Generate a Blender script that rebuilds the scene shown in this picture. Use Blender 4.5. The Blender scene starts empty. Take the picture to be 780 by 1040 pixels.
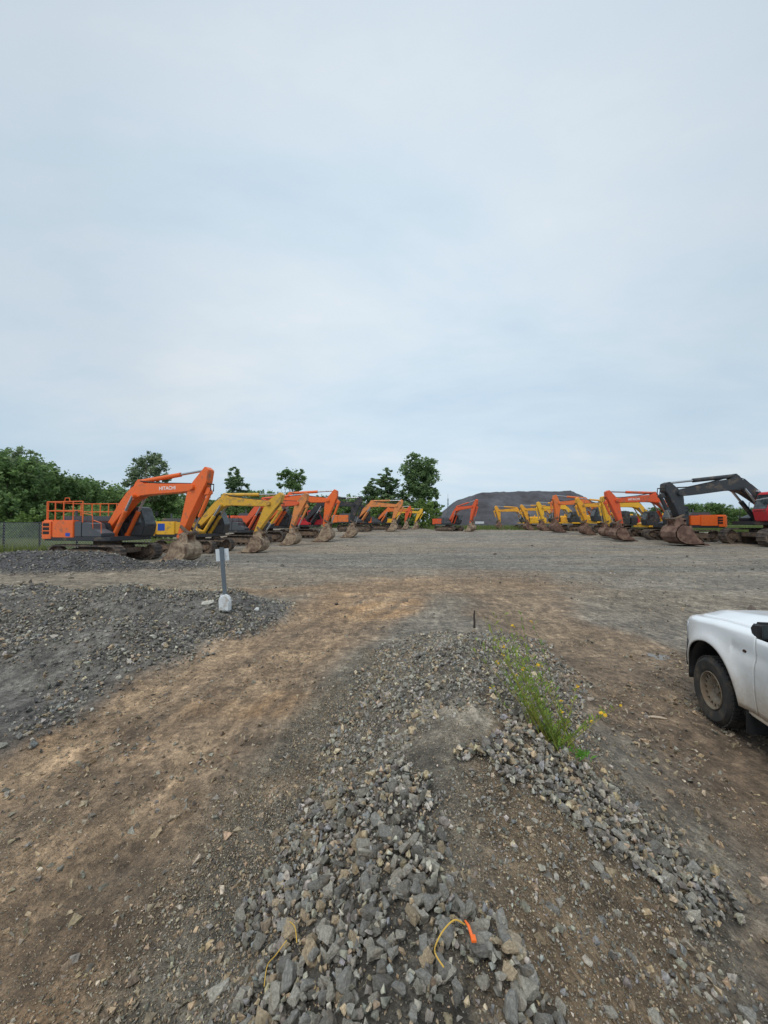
import bpy, bmesh, math, random
import numpy as np
from mathutils import Vector, Matrix

random.seed(7)
RNG = np.random.default_rng(11)
PI = math.pi
C = bpy.context.scene.collection
CAM_H = 2.1
F_PX, CX, HOR = 390.0, 390.0, 530.0      # focal length (in photo pixels), centre column, horizon row

# ----------------------------------------------------------------------------- camera and render
sc = bpy.context.scene
cam_d = bpy.data.cameras.new('camera'); cam = bpy.data.objects.new('camera', cam_d); C.objects.link(cam)
cam_d.sensor_fit = 'VERTICAL'; cam_d.sensor_height = 36.0; cam_d.lens = 36.0 * F_PX / 1040.0
cam_d.clip_start = 0.05; cam_d.clip_end = 9000
cam.location = (0, 0, CAM_H)
cam.rotation_euler = (math.radians(90) + math.atan((HOR - 520) / F_PX), 0, 0)
sc.camera = cam
sc.view_settings.view_transform = 'Standard'; sc.view_settings.look = 'None'
sc.view_settings.exposure = 0.36; sc.view_settings.gamma = 1.0
try: sc.view_settings.use_curve_mapping = False
except Exception: pass
sc.render.engine = 'CYCLES'
sc.cycles.max_bounces = 5; sc.cycles.diffuse_bounces = 3; sc.cycles.glossy_bounces = 3
sc.cycles.transparent_max_bounces = 6

# ----------------------------------------------------------------------------- node helpers
def mat(name):
    m = bpy.data.materials.new(name); m.use_nodes = True
    nt = m.node_tree
    return m, nt, nt.nodes['Principled BSDF']
def nd(nt, t, **kw):
    n = nt.nodes.new(t)
    for k, v in kw.items(): setattr(n, k, v)
    return n
def setin(n, **kw):
    for k, v in kw.items(): n.inputs[k.replace('_', ' ')].default_value = v
def noise(nt, scale, detail=4, rough=0.55, coord='Object', vec=None):
    n = nd(nt, 'ShaderNodeTexNoise'); setin(n, Scale=scale, Detail=detail, Roughness=rough)
    if vec is None:
        tc = nd(nt, 'ShaderNodeTexCoord'); vec = tc.outputs[coord]
    nt.links.new(vec, n.inputs['Vector']); return n
def ramp(nt, src, stops):
    r = nd(nt, 'ShaderNodeValToRGB'); e = r.color_ramp.elements
    while len(e) > 1: e.remove(e[0])
    e[0].position = stops[0][0]; e[0].color = (*stops[0][1], 1) if len(stops[0][1]) == 3 else stops[0][1]
    for p, c in stops[1:]:
        x = e.new(p); x.color = (*c, 1) if len(c) == 3 else c
    nt.links.new(src, r.inputs['Fac']); return r
def con(nt, n, lo=.36, hi=.64):
    r = nd(nt, 'ShaderNodeMapRange'); nt.links.new(n.outputs[0], r.inputs[0]); r.inputs[1].default_value = lo; r.inputs[2].default_value = hi; return r.outputs[0]
def mixc(nt, fac, a, b, blend='MIX'):
    m = nd(nt, 'ShaderNodeMix', data_type='RGBA', blend_type=blend)
    def put(s, v):
        if isinstance(v, (int, float)): s.default_value = v
        elif isinstance(v, tuple): s.default_value = (*v, 1) if len(v) == 3 else v
        else: nt.links.new(v, s)
    put(m.inputs[0], fac); put(m.inputs[6], a); put(m.inputs[7], b)
    return m.outputs[2]
def math_(nt, op, a, b=0.5):
    m = nd(nt, 'ShaderNodeMath', operation=op)
    for s, v in ((m.inputs[0], a), (m.inputs[1], b)):
        if isinstance(v, (int, float)): s.default_value = v
        else: nt.links.new(v, s)
    return m.outputs[0]
def bump(nt, bsdf, h, strength=0.4, dist=0.02):
    b = nd(nt, 'ShaderNodeBump'); setin(b, Strength=strength, Distance=dist)
    nt.links.new(h, b.inputs['Height']); nt.links.new(b.outputs[0], bsdf.inputs['Normal'])

def paint_mat(name, col, dirt=0.35, rough=0.42, mud=(0.20, 0.145, 0.10), scale=1.6):
    """Weathered machine paint: faded blotches, then dried mud where the noise is high."""
    m, nt, b = mat(name)
    oi = nd(nt, 'ShaderNodeObjectInfo'); tc = nd(nt, 'ShaderNodeTexCoord'); va = nd(nt, 'ShaderNodeVectorMath', operation='ADD'); nt.links.new(tc.outputs['Object'], va.inputs[0])
    sc_ = nd(nt, 'ShaderNodeVectorMath', operation='SCALE'); sc_.inputs[0].default_value = (37, 19, 53); nt.links.new(oi.outputs['Random'], sc_.inputs['Scale']); nt.links.new(sc_.outputs[0], va.inputs[1])
    n1 = noise(nt, scale, 6, 0.65, vec=va.outputs[0]); n2 = noise(nt, scale * 7, 5, 0.6, vec=va.outputs[0])
    fade = mixc(nt, n2.outputs[0], tuple(c * 0.78 for c in col), tuple(min(1, c * 1.12 + 0.01) for c in col))
    k = ramp(nt, n1.outputs[0], [(0.60 - dirt * 0.38, (0, 0, 0)), (0.74 - dirt * 0.22, (0.85, 0.85, 0.85))])
    nt.links.new(mixc(nt, k.outputs[0], fade, mud), b.inputs['Base Color'])
    r = math_(nt, 'ADD', math_(nt, 'MULTIPLY', k.outputs[0], 0.4), rough); nt.links.new(r, b.inputs['Roughness'])
    bump(nt, b, n2.outputs[0], 0.15, 0.02)
    return m
def plain_mat(name, col, rough=0.6, metal=0.0, var=0.15, scale=9, bmp=0.12):
    m, nt, b = mat(name)
    n = noise(nt, scale, 5, 0.6)
    nt.links.new(mixc(nt, n.outputs[0], tuple(c * (1 - var) for c in col), tuple(min(1, c * (1 + var)) for c in col)), b.inputs['Base Color'])
    setin(b, Roughness=rough, Metallic=metal)
    if bmp: bump(nt, b, n.outputs[0], bmp, 0.01)
    return m

M = {}
M['orange'] = paint_mat('orange paint', (0.86, 0.155, 0.025), 0.10)
M['orange2'] = paint_mat('faded orange paint', (0.80, 0.19, 0.04), 0.22)
M['orange3'] = paint_mat('pale orange paint', (0.74, 0.26, 0.07), 0.28)
M['redorange'] = paint_mat('red orange paint', (0.76, 0.115, 0.035), 0.16)
M['mustard'] = paint_mat('mustard yellow paint', (0.72, 0.41, 0.04), 0.2)
M['yellow'] = paint_mat('yellow paint', (0.88, 0.50, 0.035), 0.16)
M['yellow2'] = paint_mat('deep yellow paint', (0.84, 0.40, 0.035), 0.18)
M['red'] = paint_mat('red paint', (0.60, 0.035, 0.045), 0.1)
M['charcoal'] = paint_mat('charcoal paint', (0.028, 0.032, 0.038), 0.16, 0.5)
M['darkpanel'] = paint_mat('dark grey panel', (0.075, 0.085, 0.098), 0.14, 0.5)
M['cabblack'] = paint_mat('black cab paint', (0.04, 0.046, 0.052), 0.12, 0.45)
M['muddysteel'] = paint_mat('mud caked steel', (0.075, 0.06, 0.052), 0.62, 0.7, (0.24, 0.165, 0.11), 2.5)
M['bucketmud'] = paint_mat('rusty bucket steel', (0.13, 0.075, 0.05), 0.62, 0.75, (0.47, 0.37, 0.26), 2.6)
M['bucketdark'] = paint_mat('red brown bucket steel', (0.11, 0.055, 0.04), 0.5, 0.75, (0.30, 0.20, 0.145), 2.4)
M['track'] = paint_mat('muddy track steel', (0.05, 0.043, 0.04), 0.45, 0.7, (0.24, 0.18, 0.13), 3)
M['chrome'] = plain_mat('steel rod', (0.55, 0.56, 0.58), 0.25, 1.0, 0.1)
M['blue'] = plain_mat('blue sticker', (0.02, 0.08, 0.42), 0.4)
M['lettering'] = plain_mat('white lettering', (0.85, 0.85, 0.83), 0.5, 0, 0.05)
M['darkslot'] = plain_mat('dark slot', (0.012, 0.012, 0.014), 0.7)
M['rubber'] = paint_mat('tyre rubber', (0.028, 0.027, 0.026), 0.34, 0.8, (0.11, 0.085, 0.06), 7)
M['blackplastic'] = plain_mat('black plastic', (0.022, 0.023, 0.025), 0.55, 0, 0.2, 20, 0.08)
M['darkvoid'] = plain_mat('dark underbody', (0.01, 0.01, 0.01), 0.9)
M['galv'] = plain_mat('galvanised post', (0.16, 0.19, 0.22), 0.5, 0.5, 0.15)
M['whiteplate'] = paint_mat('white sign back', (0.66, 0.72, 0.77), 0.25, 0.5, (0.36, 0.33, 0.29), 6)
M['whiteblock'] = paint_mat('white plastic', (0.70, 0.74, 0.76), 0.3, 0.6, (0.38, 0.33, 0.27), 8)
M['wood'] = plain_mat('dark wood', (0.045, 0.035, 0.03), 0.85, 0, 0.4, 25)
M['palewood'] = plain_mat('pale wood', (0.55, 0.45, 0.34), 0.8, 0, 0.2, 25)
M['bark'] = plain_mat('bark', (0.11, 0.085, 0.065), 0.9, 0, 0.4, 6, 0.5)
M['fencewire'] = plain_mat('fence wire', (0.36, 0.38, 0.39), 0.5, 0.3, 0.1)
M['fencepost'] = plain_mat('fence post', (0.035, 0.04, 0.042), 0.6, 0.2)
M['cordyellow'] = plain_mat('yellow cord', (0.62, 0.38, 0.06), 0.5, 0, 0.15)
M['tagorange'] = plain_mat('orange tape', (0.85, 0.16, 0.02), 0.45, 0, 0.1)
M['wetgrey'] = plain_mat('shallow water', (0.17, 0.15, 0.13), 0.28, 0, 0.2, 3, 0.0)
M['lens'] = plain_mat('amber lens', (0.05, 0.02, 0.012), 0.25)
M['lamp'] = plain_mat('lamp lens', (0.5, 0.52, 0.54), 0.12, 0.3)
M['tail'] = plain_mat('red lamp lens', (0.35, 0.01, 0.01), 0.2)
M['petal'] = plain_mat('yellow petals', (0.72, 0.46, 0.02), 0.6, 0, 0.2, 30)

def glass_mat():
    m, nt, b = mat('tinted glass')
    setin(b, Roughness=0.06, IOR=1.5); b.inputs['Base Color'].default_value = (0.018, 0.022, 0.025, 1)
    n = noise(nt, 3, 3); nt.links.new(mixc(nt, con(nt, n), (0.02, 0.028, 0.032), (0.085, 0.10, 0.105)), b.inputs['Base Color'])
    return m
M['glass'] = glass_mat()

def white_paint():
    """White car paint with dried mud film along the lower body (height above the ground in the truck's own space)."""
    m, nt, b = mat('muddy white paint')
    tc = nd(nt, 'ShaderNodeTexCoord'); sp = nd(nt, 'ShaderNodeSeparateXYZ'); nt.links.new(tc.outputs['Object'], sp.inputs[0])
    n = noise(nt, 3.5, 6, 0.65); n2 = noise(nt, 30, 4, 0.6)
    z = math_(nt, 'ADD', sp.outputs[2], math_(nt, 'MULTIPLY', math_(nt, 'SUBTRACT', n.outputs[0], 0.5), 0.55))
    k = ramp(nt, z, [(0.38, (0.95,) * 3), (0.60, (0.62,) * 3), (0.80, (0.26,) * 3), (1.05, (0.02,) * 3)])
    k2 = math_(nt, 'MULTIPLY', k.outputs[0], math_(nt, 'ADD', math_(nt, 'MULTIPLY', n2.outputs[0], 0.8), 0.5))
    nt.links.new(mixc(nt, k2, (0.86, 0.885, 0.90), (0.50, 0.385, 0.26)), b.inputs['Base Color'])
    nt.links.new(math_(nt, 'ADD', math_(nt, 'MULTIPLY', k2, 0.5), 0.22), b.inputs['Roughness'])
    setin(b, Coat_Weight=0.4)
    return m
M['whitepaint'] = white_paint()
M['rimsteel'] = paint_mat('muddy wheel steel', (0.27, 0.235, 0.185), 0.7, 0.65, (0.19, 0.135, 0.085), 9)

def attr_mat(name, rough=0.85, bscale=40, bstr=0.4, bdist=0.006, var=0.25, transl=0.0):
    m, nt, b = mat(name)
    a = nd(nt, 'ShaderNodeAttribute', attribute_name='Col')
    g = nd(nt, 'ShaderNodeNewGeometry')
    n = noise(nt, bscale, 5, 0.65, vec=g.outputs['Position'])
    c = mixc(nt, 1.0, a.outputs['Color'], mixc(nt, con(nt, n), (1 - var * 1.5,) * 3, (1 + var * 1.5,) * 3), 'MULTIPLY')
    nt.links.new(c, b.inputs['Base Color']); setin(b, Roughness=rough)
    if bstr: bump(nt, b, n.outputs[0], bstr, bdist)
    return m
M['stone'] = attr_mat('crushed stone', 0.85, 55, 0.5, 0.006, 0.28)
M['heap'] = attr_mat('stockpile spoil', 0.95, 0.25, 0.7, 0.6, 0.2)

def rock_mat():
    m, nt, b = mat('rock')
    oi = nd(nt, 'ShaderNodeObjectInfo'); tc = nd(nt, 'ShaderNodeTexCoord')
    n1 = noise(nt, 1.3, 5, 0.6, vec=tc.outputs['Object']); n2 = noise(nt, 6, 8, 0.75, vec=tc.outputs['Object'])
    c = mixc(nt, 1.0, oi.outputs['Color'], mixc(nt, con(nt, n2), (0.6,) * 3, (1.4,) * 3), 'MULTIPLY')
    k = ramp(nt, n1.outputs[0], [(0.5, (0, 0, 0)), (0.72, (0.6, 0.6, 0.6))])
    nt.links.new(mixc(nt, k.outputs[0], c, (0.23, 0.175, 0.115)), b.inputs['Base Color'])
    setin(b, Roughness=0.8); bump(nt, b, con(nt, n2, .3, .7), 0.55, 0.012)
    return m
M['rock'] = rock_mat()

def leaf_mat():
    m, nt, b = mat('leaves')
    a = nd(nt, 'ShaderNodeAttribute', attribute_name='Col')
    nt.links.new(a.outputs['Color'], b.inputs['Base Color']); setin(b, Roughness=0.6)
    t = nd(nt, 'ShaderNodeBsdfTranslucent'); nt.links.new(a.outputs['Color'], t.inputs['Color'])
    mx = nd(nt, 'ShaderNodeMixShader'); mx.inputs[0].default_value = 0.45
    nt.links.new(b.outputs[0], mx.inputs[1]); nt.links.new(t.outputs[0], mx.inputs[2])
    nt.links.new(mx.outputs[0], nt.nodes['Material Output'].inputs['Surface'])
    return m
M['leaf'] = leaf_mat()

def ground_mat():
    m, nt, b = mat('yard ground')
    a = nd(nt, 'ShaderNodeAttribute', attribute_name='Col'); gr = nd(nt, 'ShaderNodeAttribute', attribute_name='Grav')
    g = nd(nt, 'ShaderNodeNewGeometry'); P = g.outputs['Position']
    v1 = nd(nt, 'ShaderNodeTexVoronoi'); setin(v1, Scale=85.0); nt.links.new(P, v1.inputs['Vector'])
    v2 = nd(nt, 'ShaderNodeTexVoronoi'); setin(v2, Scale=26.0); nt.links.new(P, v2.inputs['Vector'])
    v3 = nd(nt, 'ShaderNodeTexVoronoi'); setin(v3, Scale=7.0); nt.links.new(P, v3.inputs['Vector'])
    n1 = noise(nt, 22, 7, 0.72, vec=P); n2 = noise(nt, 2.2, 7, 0.7, vec=P); n3 = noise(nt, 0.35, 6, 0.65, vec=P)
    def grey(o):
        s = nd(nt, 'ShaderNodeSeparateColor'); nt.links.new(o, s.inputs[0]); return s.outputs[0]
    p = math_(nt, 'ADD', math_(nt, 'MULTIPLY', grey(v1.outputs['Color']), 0.45), math_(nt, 'MULTIPLY', grey(v2.outputs['Color']), 0.35))
    p = math_(nt, 'ADD', p, math_(nt, 'MULTIPLY', grey(v3.outputs['Color']), 0.2))
    v4 = nd(nt, 'ShaderNodeTexVoronoi'); setin(v4, Scale=11.0); nt.links.new(P, v4.inputs['Vector'])
    st = nd(nt, 'ShaderNodeMapping'); st.inputs['Scale'].default_value = (1.0, .28, 1); st.inputs['Rotation'].default_value = (0, 0, -.12); nt.links.new(P, st.inputs[0])
    n4 = noise(nt, 7, 8, 0.72, vec=st.outputs[0]); n5 = noise(nt, 9, 8, 0.75, vec=P)
    wx = nd(nt, 'ShaderNodeMapping'); wx.inputs['Scale'].default_value = (.25, 1.0, 1); nt.links.new(P, wx.inputs[0])
    n6 = noise(nt, 1.1, 8, 0.75, vec=wx.outputs[0])
    pk = mixc(nt, p, (0.30,) * 3, (1.75,) * 3)
    dk = mixc(nt, con(nt, n1), (0.62,) * 3, (1.38,) * 3)
    k = mixc(nt, gr.outputs['Fac'], dk, pk)
    c = mixc(nt, 1.0, a.outputs['Color'], k, 'MULTIPLY')
    c = mixc(nt, 1.0, c, mixc(nt, con(nt, n2), (0.70, .69, .68), (1.30, 1.30, 1.29)), 'MULTIPLY')
    c = mixc(nt, 1.0, c, mixc(nt, con(nt, n5), (0.72,) * 3, (1.28,) * 3), 'MULTIPLY')
    c = mixc(nt, 1.0, c, mixc(nt, con(nt, n4), (0.74, .73, .72), (1.25, 1.24, 1.22)), 'MULTIPLY')
    ln = nd(nt, 'ShaderNodeMapRange'); nt.links.new(math_(nt, 'ABSOLUTE', math_(nt, 'SUBTRACT', n4.outputs[0], .5)), ln.inputs[0]); ln.inputs[1].default_value = 0.0; ln.inputs[2].default_value = .035; ln.inputs[3].default_value = .62; ln.inputs[4].default_value = 1.0
    cl_ = nd(nt, 'ShaderNodeCombineColor'); [nt.links.new(ln.outputs[0], cl_.inputs[q]) for q in range(3)]
    c = mixc(nt, math_(nt, 'SUBTRACT', 1.0, gr.outputs['Fac']), c, mixc(nt, 1.0, c, cl_.outputs[0], 'MULTIPLY'))
    c = mixc(nt, 1.0, c, mixc(nt, con(nt, n6, .34, .62), (0.74, .74, .75), (1.16, 1.15, 1.13)), 'MULTIPLY')
    c = mixc(nt, 1.0, c, mixc(nt, grey(v4.outputs['Color']), (0.78,) * 3, (1.22,) * 3), 'MULTIPLY')
    c = mixc(nt, 1.0, c, mixc(nt, con(nt, n3), (0.86, 0.84, 0.82), (1.14, 1.13, 1.12)), 'MULTIPLY')
    nt.links.new(c, b.inputs['Base Color']); setin(b, Roughness=0.92)
    h = math_(nt, 'ADD', math_(nt, 'MULTIPLY', v1.outputs['Distance'], -0.35), math_(nt, 'MULTIPLY', v2.outputs['Distance'], -0.5))
    h = math_(nt, 'ADD', h, math_(nt, 'MULTIPLY', n1.outputs[0], 0.8))
    h = math_(nt, 'ADD', h, math_(nt, 'MULTIPLY', n4.outputs[0], 1.6)); h = math_(nt, 'ADD', h, math_(nt, 'MULTIPLY', n5.outputs[0], 1.4))
    bump(nt, b, h, 0.9, 0.035)
    return m
M['ground'] = ground_mat()

# ----------------------------------------------------------------------------- object helpers
def tag(o, label=None, cat=None, group=None, kind=None):
    for k, v in (('label', label), ('category', cat), ('group', group), ('kind', kind)):
        if v: o[k] = v
    return o
def empty(name, loc=(0, 0, 0), rz=0.0, s=1.0):
    o = bpy.data.objects.new(name, None); C.objects.link(o)
    o.location = loc; o.rotation_euler = (0, 0, rz); o.scale = (s, s, s); o.empty_display_size = 0.2
    return o
def link(name, mesh, m, parent=None, loc=(0, 0, 0), rot=(0, 0, 0)):
    o = bpy.data.objects.new(name, mesh); C.objects.link(o)
    if not mesh.materials: mesh.materials.append(m)
    elif mesh.materials[0] != m:
        o.material_slots[0].link = 'OBJECT'; o.material_slots[0].material = m
    o.location = loc; o.rotation_euler = rot
    if parent: o.parent = parent
    return o

class MB:
    """Collects simple solids; mesh() welds them into one mesh."""
    def __init__(s): s.v = []; s.f = []
    def add(s, vs, fs):
        n = len(s.v); s.v += [tuple(v) for v in vs]; s.f += [tuple(i + n for i in f) for f in fs]; return s
    def box(s, x0, x1, y0, y1, z0, z1):
        return s.add([(x, y, z) for x in (x0, x1) for y in (y0, y1) for z in (z0, z1)],
                     [(0, 1, 3, 2), (4, 6, 7, 5), (0, 4, 5, 1), (2, 3, 7, 6), (0, 2, 6, 4), (1, 5, 7, 3)])
    def prism(s, poly, y0, y1, taper=None):
        """Polygon in the x-z plane extruded along y."""
        n = len(poly)
        a = sum(poly[i][0] * poly[(i + 1) % n][1] - poly[(i + 1) % n][0] * poly[i][1] for i in range(n))
        if a < 0: poly = poly[::-1]
        vs = [(p[0], y0, p[1]) for p in poly] + [(p[0], y1, p[1]) for p in poly]
        return s.add(vs, [tuple(range(n)), tuple(range(2 * n - 1, n - 1, -1))] + [(i, i + n, (i + 1) % n + n, (i + 1) % n) for i in range(n)])
    def plan(s, poly, z0, z1):
        n = len(poly)
        a = sum(poly[i][0] * poly[(i + 1) % n][1] - poly[(i + 1) % n][0] * poly[i][1] for i in range(n))
        if a < 0: poly = poly[::-1]
        vs = [(p[0], p[1], z0) for p in poly] + [(p[0], p[1], z1) for p in poly]
        return s.add(vs, [tuple(range(n - 1, -1, -1)), tuple(range(n, 2 * n))] + [(i, (i + 1) % n, (i + 1) % n + n, i + n) for i in range(n)])
    def tube(s, p0, p1, r0, r1=None, n=10, caps=True):
        r1 = r0 if r1 is None else r1
        p0, p1 = Vector(p0), Vector(p1); d = (p1 - p0)
        if d.length < 1e-6: return s
        q = d.to_track_quat('Z', 'Y'); vs = []
        for p, r in ((p0, r0), (p1, r1)):
            for i in range(n):
                a = 2 * PI * i / n; vs.append(p + q @ Vector((r * math.cos(a), r * math.sin(a), 0)))
        fs = [(i, (i + 1) % n, (i + 1) % n + n, i + n) for i in range(n)]
        if caps: fs += [tuple(range(n - 1, -1, -1)), tuple(range(n, 2 * n))]
        return s.add(vs, fs)
    def path(s, pts, r, n=6):
        """Tube along a polyline; r is a number or one radius per point."""
        k = len(pts); pts = [Vector(p) for p in pts]; rs = r if isinstance(r, (list, tuple)) else [r] * k
        vs = []; up = None
        for i, p in enumerate(pts):
            d = (pts[min(i + 1, k - 1)] - pts[max(i - 1, 0)]).normalized()
            if up is None: up = Vector((0, 0, 1)) if abs(d.z) < 0.9 else Vector((1, 0, 0))
            a = d.cross(up).normalized(); b_ = a.cross(d).normalized(); up = b_
            for j in range(n):
                t = 2 * PI * j / n; vs.append(p + a * (rs[i] * math.cos(t)) + b_ * (rs[i] * math.sin(t)))
        fs = [(i * n + j, i * n + (j + 1) % n, (i + 1) * n + (j + 1) % n, (i + 1) * n + j) for i in range(k - 1) for j in range(n)]
        fs += [tuple(range(n - 1, -1, -1)), tuple(range((k - 1) * n, k * n))]
        return s.add(vs, fs)
    def lathe_y(s, prof, n=32, cx=0, cz=0):
        """Profile of (radius, y) revolved about the y axis at (cx, cz)."""
        k = len(prof); vs = []
        for i in range(n):
            a = 2 * PI * i / n
            for r, y in prof: vs.append((cx + r * math.cos(a), y, cz + r * math.sin(a)))
        fs = [(i * k + j, i * k + j + 1, ((i + 1) % n) * k + j + 1, ((i + 1) % n) * k + j) for i in range(n) for j in range(k - 1)]
        return s.add(vs, fs)
    def grid(s, rows):
        """Rows of points, all of one length, joined as a surface."""
        k = len(rows[0]); vs = [p for r in rows for p in r]
        return s.add(vs, [(i * k + j, i * k + j + 1, (i + 1) * k + j + 1, (i + 1) * k + j) for i in range(len(rows) - 1) for j in range(k - 1)])
    def mesh(s, name, bevel=0.0, smooth=False, seg=2, recalc=True):
        me = bpy.data.meshes.new(name); bm = bmesh.new()
        vs = [bm.verts.new(v) for v in s.v]
        for f in s.f:
            try: bm.faces.new([vs[i] for i in f])
            except ValueError: pass
        if recalc: bmesh.ops.recalc_face_normals(bm, faces=bm.faces)
        if bevel:
            ed = [e for e in bm.edges if len(e.link_faces) == 2 and e.calc_face_angle(0) > 0.5]
            bmesh.ops.bevel(bm, geom=ed, offset=bevel, segments=seg, affect='EDGES', clamp_overlap=True)
        if smooth:
            for f in bm.faces: f.smooth = True
            for e in bm.edges:
                if len(e.link_faces) == 2 and e.calc_face_angle(0) > 0.6: e.smooth = False
        bm.to_mesh(me); bm.free(); return me

def np_mesh(name, V, Fc, col=None, k=3, smooth=False):
    """Mesh from numpy arrays; faces all have k corners; col is one colour per vertex."""
    me = bpy.data.meshes.new(name); nv, nf = len(V), len(Fc)
    me.vertices.add(nv); me.vertices.foreach_set('co', np.ascontiguousarray(V, np.float32).ravel())
    me.loops.add(nf * k); me.loops.foreach_set('vertex_index', np.ascontiguousarray(Fc, np.int32).ravel())
    me.polygons.add(nf); me.polygons.foreach_set('loop_start', np.arange(0, nf * k, k, dtype=np.int32))
    me.polygons.foreach_set('use_smooth', np.full(nf, smooth))
    me.update(calc_edges=True)
    if col is not None:
        c4 = np.ones((nv, 4), np.float32); c4[:, :3] = col
        a = me.attributes.new('Col', 'FLOAT_COLOR', 'POINT'); a.data.foreach_set('color', c4.ravel())
    return me

# ----------------------------------------------------------------------------- terrain
def hash2(ix, iy, seed):
    h = (ix.astype(np.int64) * 374761393 + iy.astype(np.int64) * 668265263 + seed * 1442695041) & 0xffffffff
    h = ((h ^ (h >> 13)) * 1274126177) & 0xffffffff
    return ((h ^ (h >> 16)) & 0xffff) / 65535.0
def vnoise(x, y, seed=0):
    x = np.asarray(x, float); y = np.asarray(y, float)
    ix, iy = np.floor(x), np.floor(y); fx, fy = x - ix, y - iy
    fx = fx * fx * (3 - 2 * fx); fy = fy * fy * (3 - 2 * fy)
    a, b = hash2(ix, iy, seed), hash2(ix + 1, iy, seed); c, d = hash2(ix, iy + 1, seed), hash2(ix + 1, iy + 1, seed)
    return (a * (1 - fx) + b * fx) * (1 - fy) + (c * (1 - fx) + d * fx) * fy
def fbm(x, y, seed=0, octv=4, g=0.5):
    s, a, t = 0.0, 1.0, 0.0
    for i in range(octv):
        s = s + a * vnoise(np.asarray(x) * 2 ** i, np.asarray(y) * 2 ** i, seed + i * 17); t += a; a *= g
    return s / t
def sstep(a, b, x):
    t = np.clip((np.asarray(x, float) - a) / (b - a), 0, 1); return t * t * (3 - 2 * t)

def crest_x(y): return np.interp(y, [-2, 0, 1.5, 3, 4.5, 6, 8], [0.15, 0.15, 0.3, 0.6, 0.95, 1.3, 1.7])
def ridge_h(x, y):
    d = x - crest_x(y)
    wl = np.interp(y, [0, 2, 4, 7], [1.25, 1.35, 1.35, 1.1]); wr = np.interp(y, [0, 2, 4, 7], [1.35, 1.5, 1.5, 1.1])
    u = np.where(d < 0, -d / wl, d / wr)
    prof = 1 - sstep(0.05, 1.05, u)
    top = 0.52 * (1 - sstep(4.9, 7.0, y)) * (0.9 + 0.25 * fbm(x * 0.9, y * 0.9, 5, 3))
    return prof * top
def berm_h(x, y):
    ry = 8.6 + 0.45 * np.sin(x * 0.55 + 1.0)
    along = sstep(-1.6, -4.0, x)
    a = 0.66 * np.exp(-((y - ry) / 1.25) ** 2) * along
    b = 0.42 * np.exp(-((x + 4.7) / 1.3) ** 2 - ((y - 6.4) / 1.2) ** 2)
    c = 0.30 * np.exp(-((x + 7.4) / 1.2) ** 2 - ((y - 7.0) / 1.3) ** 2)
    d = -0.16 * np.exp(-((x + 4.9) / 1.1) ** 2 - ((y - 5.0) / .7) ** 2)
    return np.maximum(np.maximum(a, b), c) * (0.55 + 0.9 * fbm(x * 0.75, y * 0.75, 9, 4)) + d
def heap_h(x, y):
    a = 0.85 * np.exp(-((x + 14.2) / 3.4) ** 4 - ((y - 16.7) / 1.25) ** 2)
    b = 0.35 * np.exp(-((x + 9.2) / 1.6) ** 2 - ((y - 17.6) / 1.2) ** 2)
    return np.maximum(a, b) * (0.75 + 0.5 * fbm(x * 0.8, y * 0.8, 21, 4))
def height(x, y):
    x = np.asarray(x, float); y = np.asarray(y, float)
    t = y + 0.3 * x
    h = 0.75 * sstep(34, 64, t) * 1.0
    h = h + ridge_h(x, y) + berm_h(x, y) + heap_h(x, y)
    h = h - 0.20 * sstep(1.9, 3.3, x) * (1 - sstep(6.5, 12, y)) * sstep(-6, 0, y + 3)
    near = 1 - sstep(40, 90, np.abs(y) + np.abs(x) * 0.5)
    h = h + near * (0.10 * (fbm(x * 0.45, y * 0.45, 31, 4) - 0.5) + 0.035 * (fbm(x * 2.6, y * 2.6, 41, 4) - 0.5))
    # wheel ruts along the left lane
    lane = lane_x(y); r = (np.exp(-((x - lane - 0.62) / 0.2) ** 2) + np.exp(-((x - lane + 0.62) / 0.22) ** 2)) * (1 - sstep(9, 13, y))
    h = h - 0.035 * r
    return h
def lane_x(y): return np.interp(y, [-3, 1, 4, 6, 8, 10, 12, 14], [-2.5, -2.45, -2.3, -1.95, -1.35, -0.6, 0.2, 0.8])
def rlane_x(y): return np.interp(y, [0, 2, 4, 6, 9, 12, 16], [3.2, 3.3, 3.6, 3.7, 3.4, 3.6, 4.5])
def hz(x, y): return float(height(np.array([x]), np.array([y]))[0])
def at(px, py, y):
    """World X for a photo column at depth y."""
    return (px - CX) / F_PX * y
def ground_at(px, py):
    """The ground point seen at a photo pixel."""
    dx, dz = (px - CX) / F_PX, -(py - HOR) / F_PX
    ys = np.linspace(0.5, 60, 12000); z = CAM_H + dz * ys
    below = np.nonzero(z <= height(dx * ys, ys))[0]
    y = ys[below[0]] if len(below) else 60.0
    return dx * y, y

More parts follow.
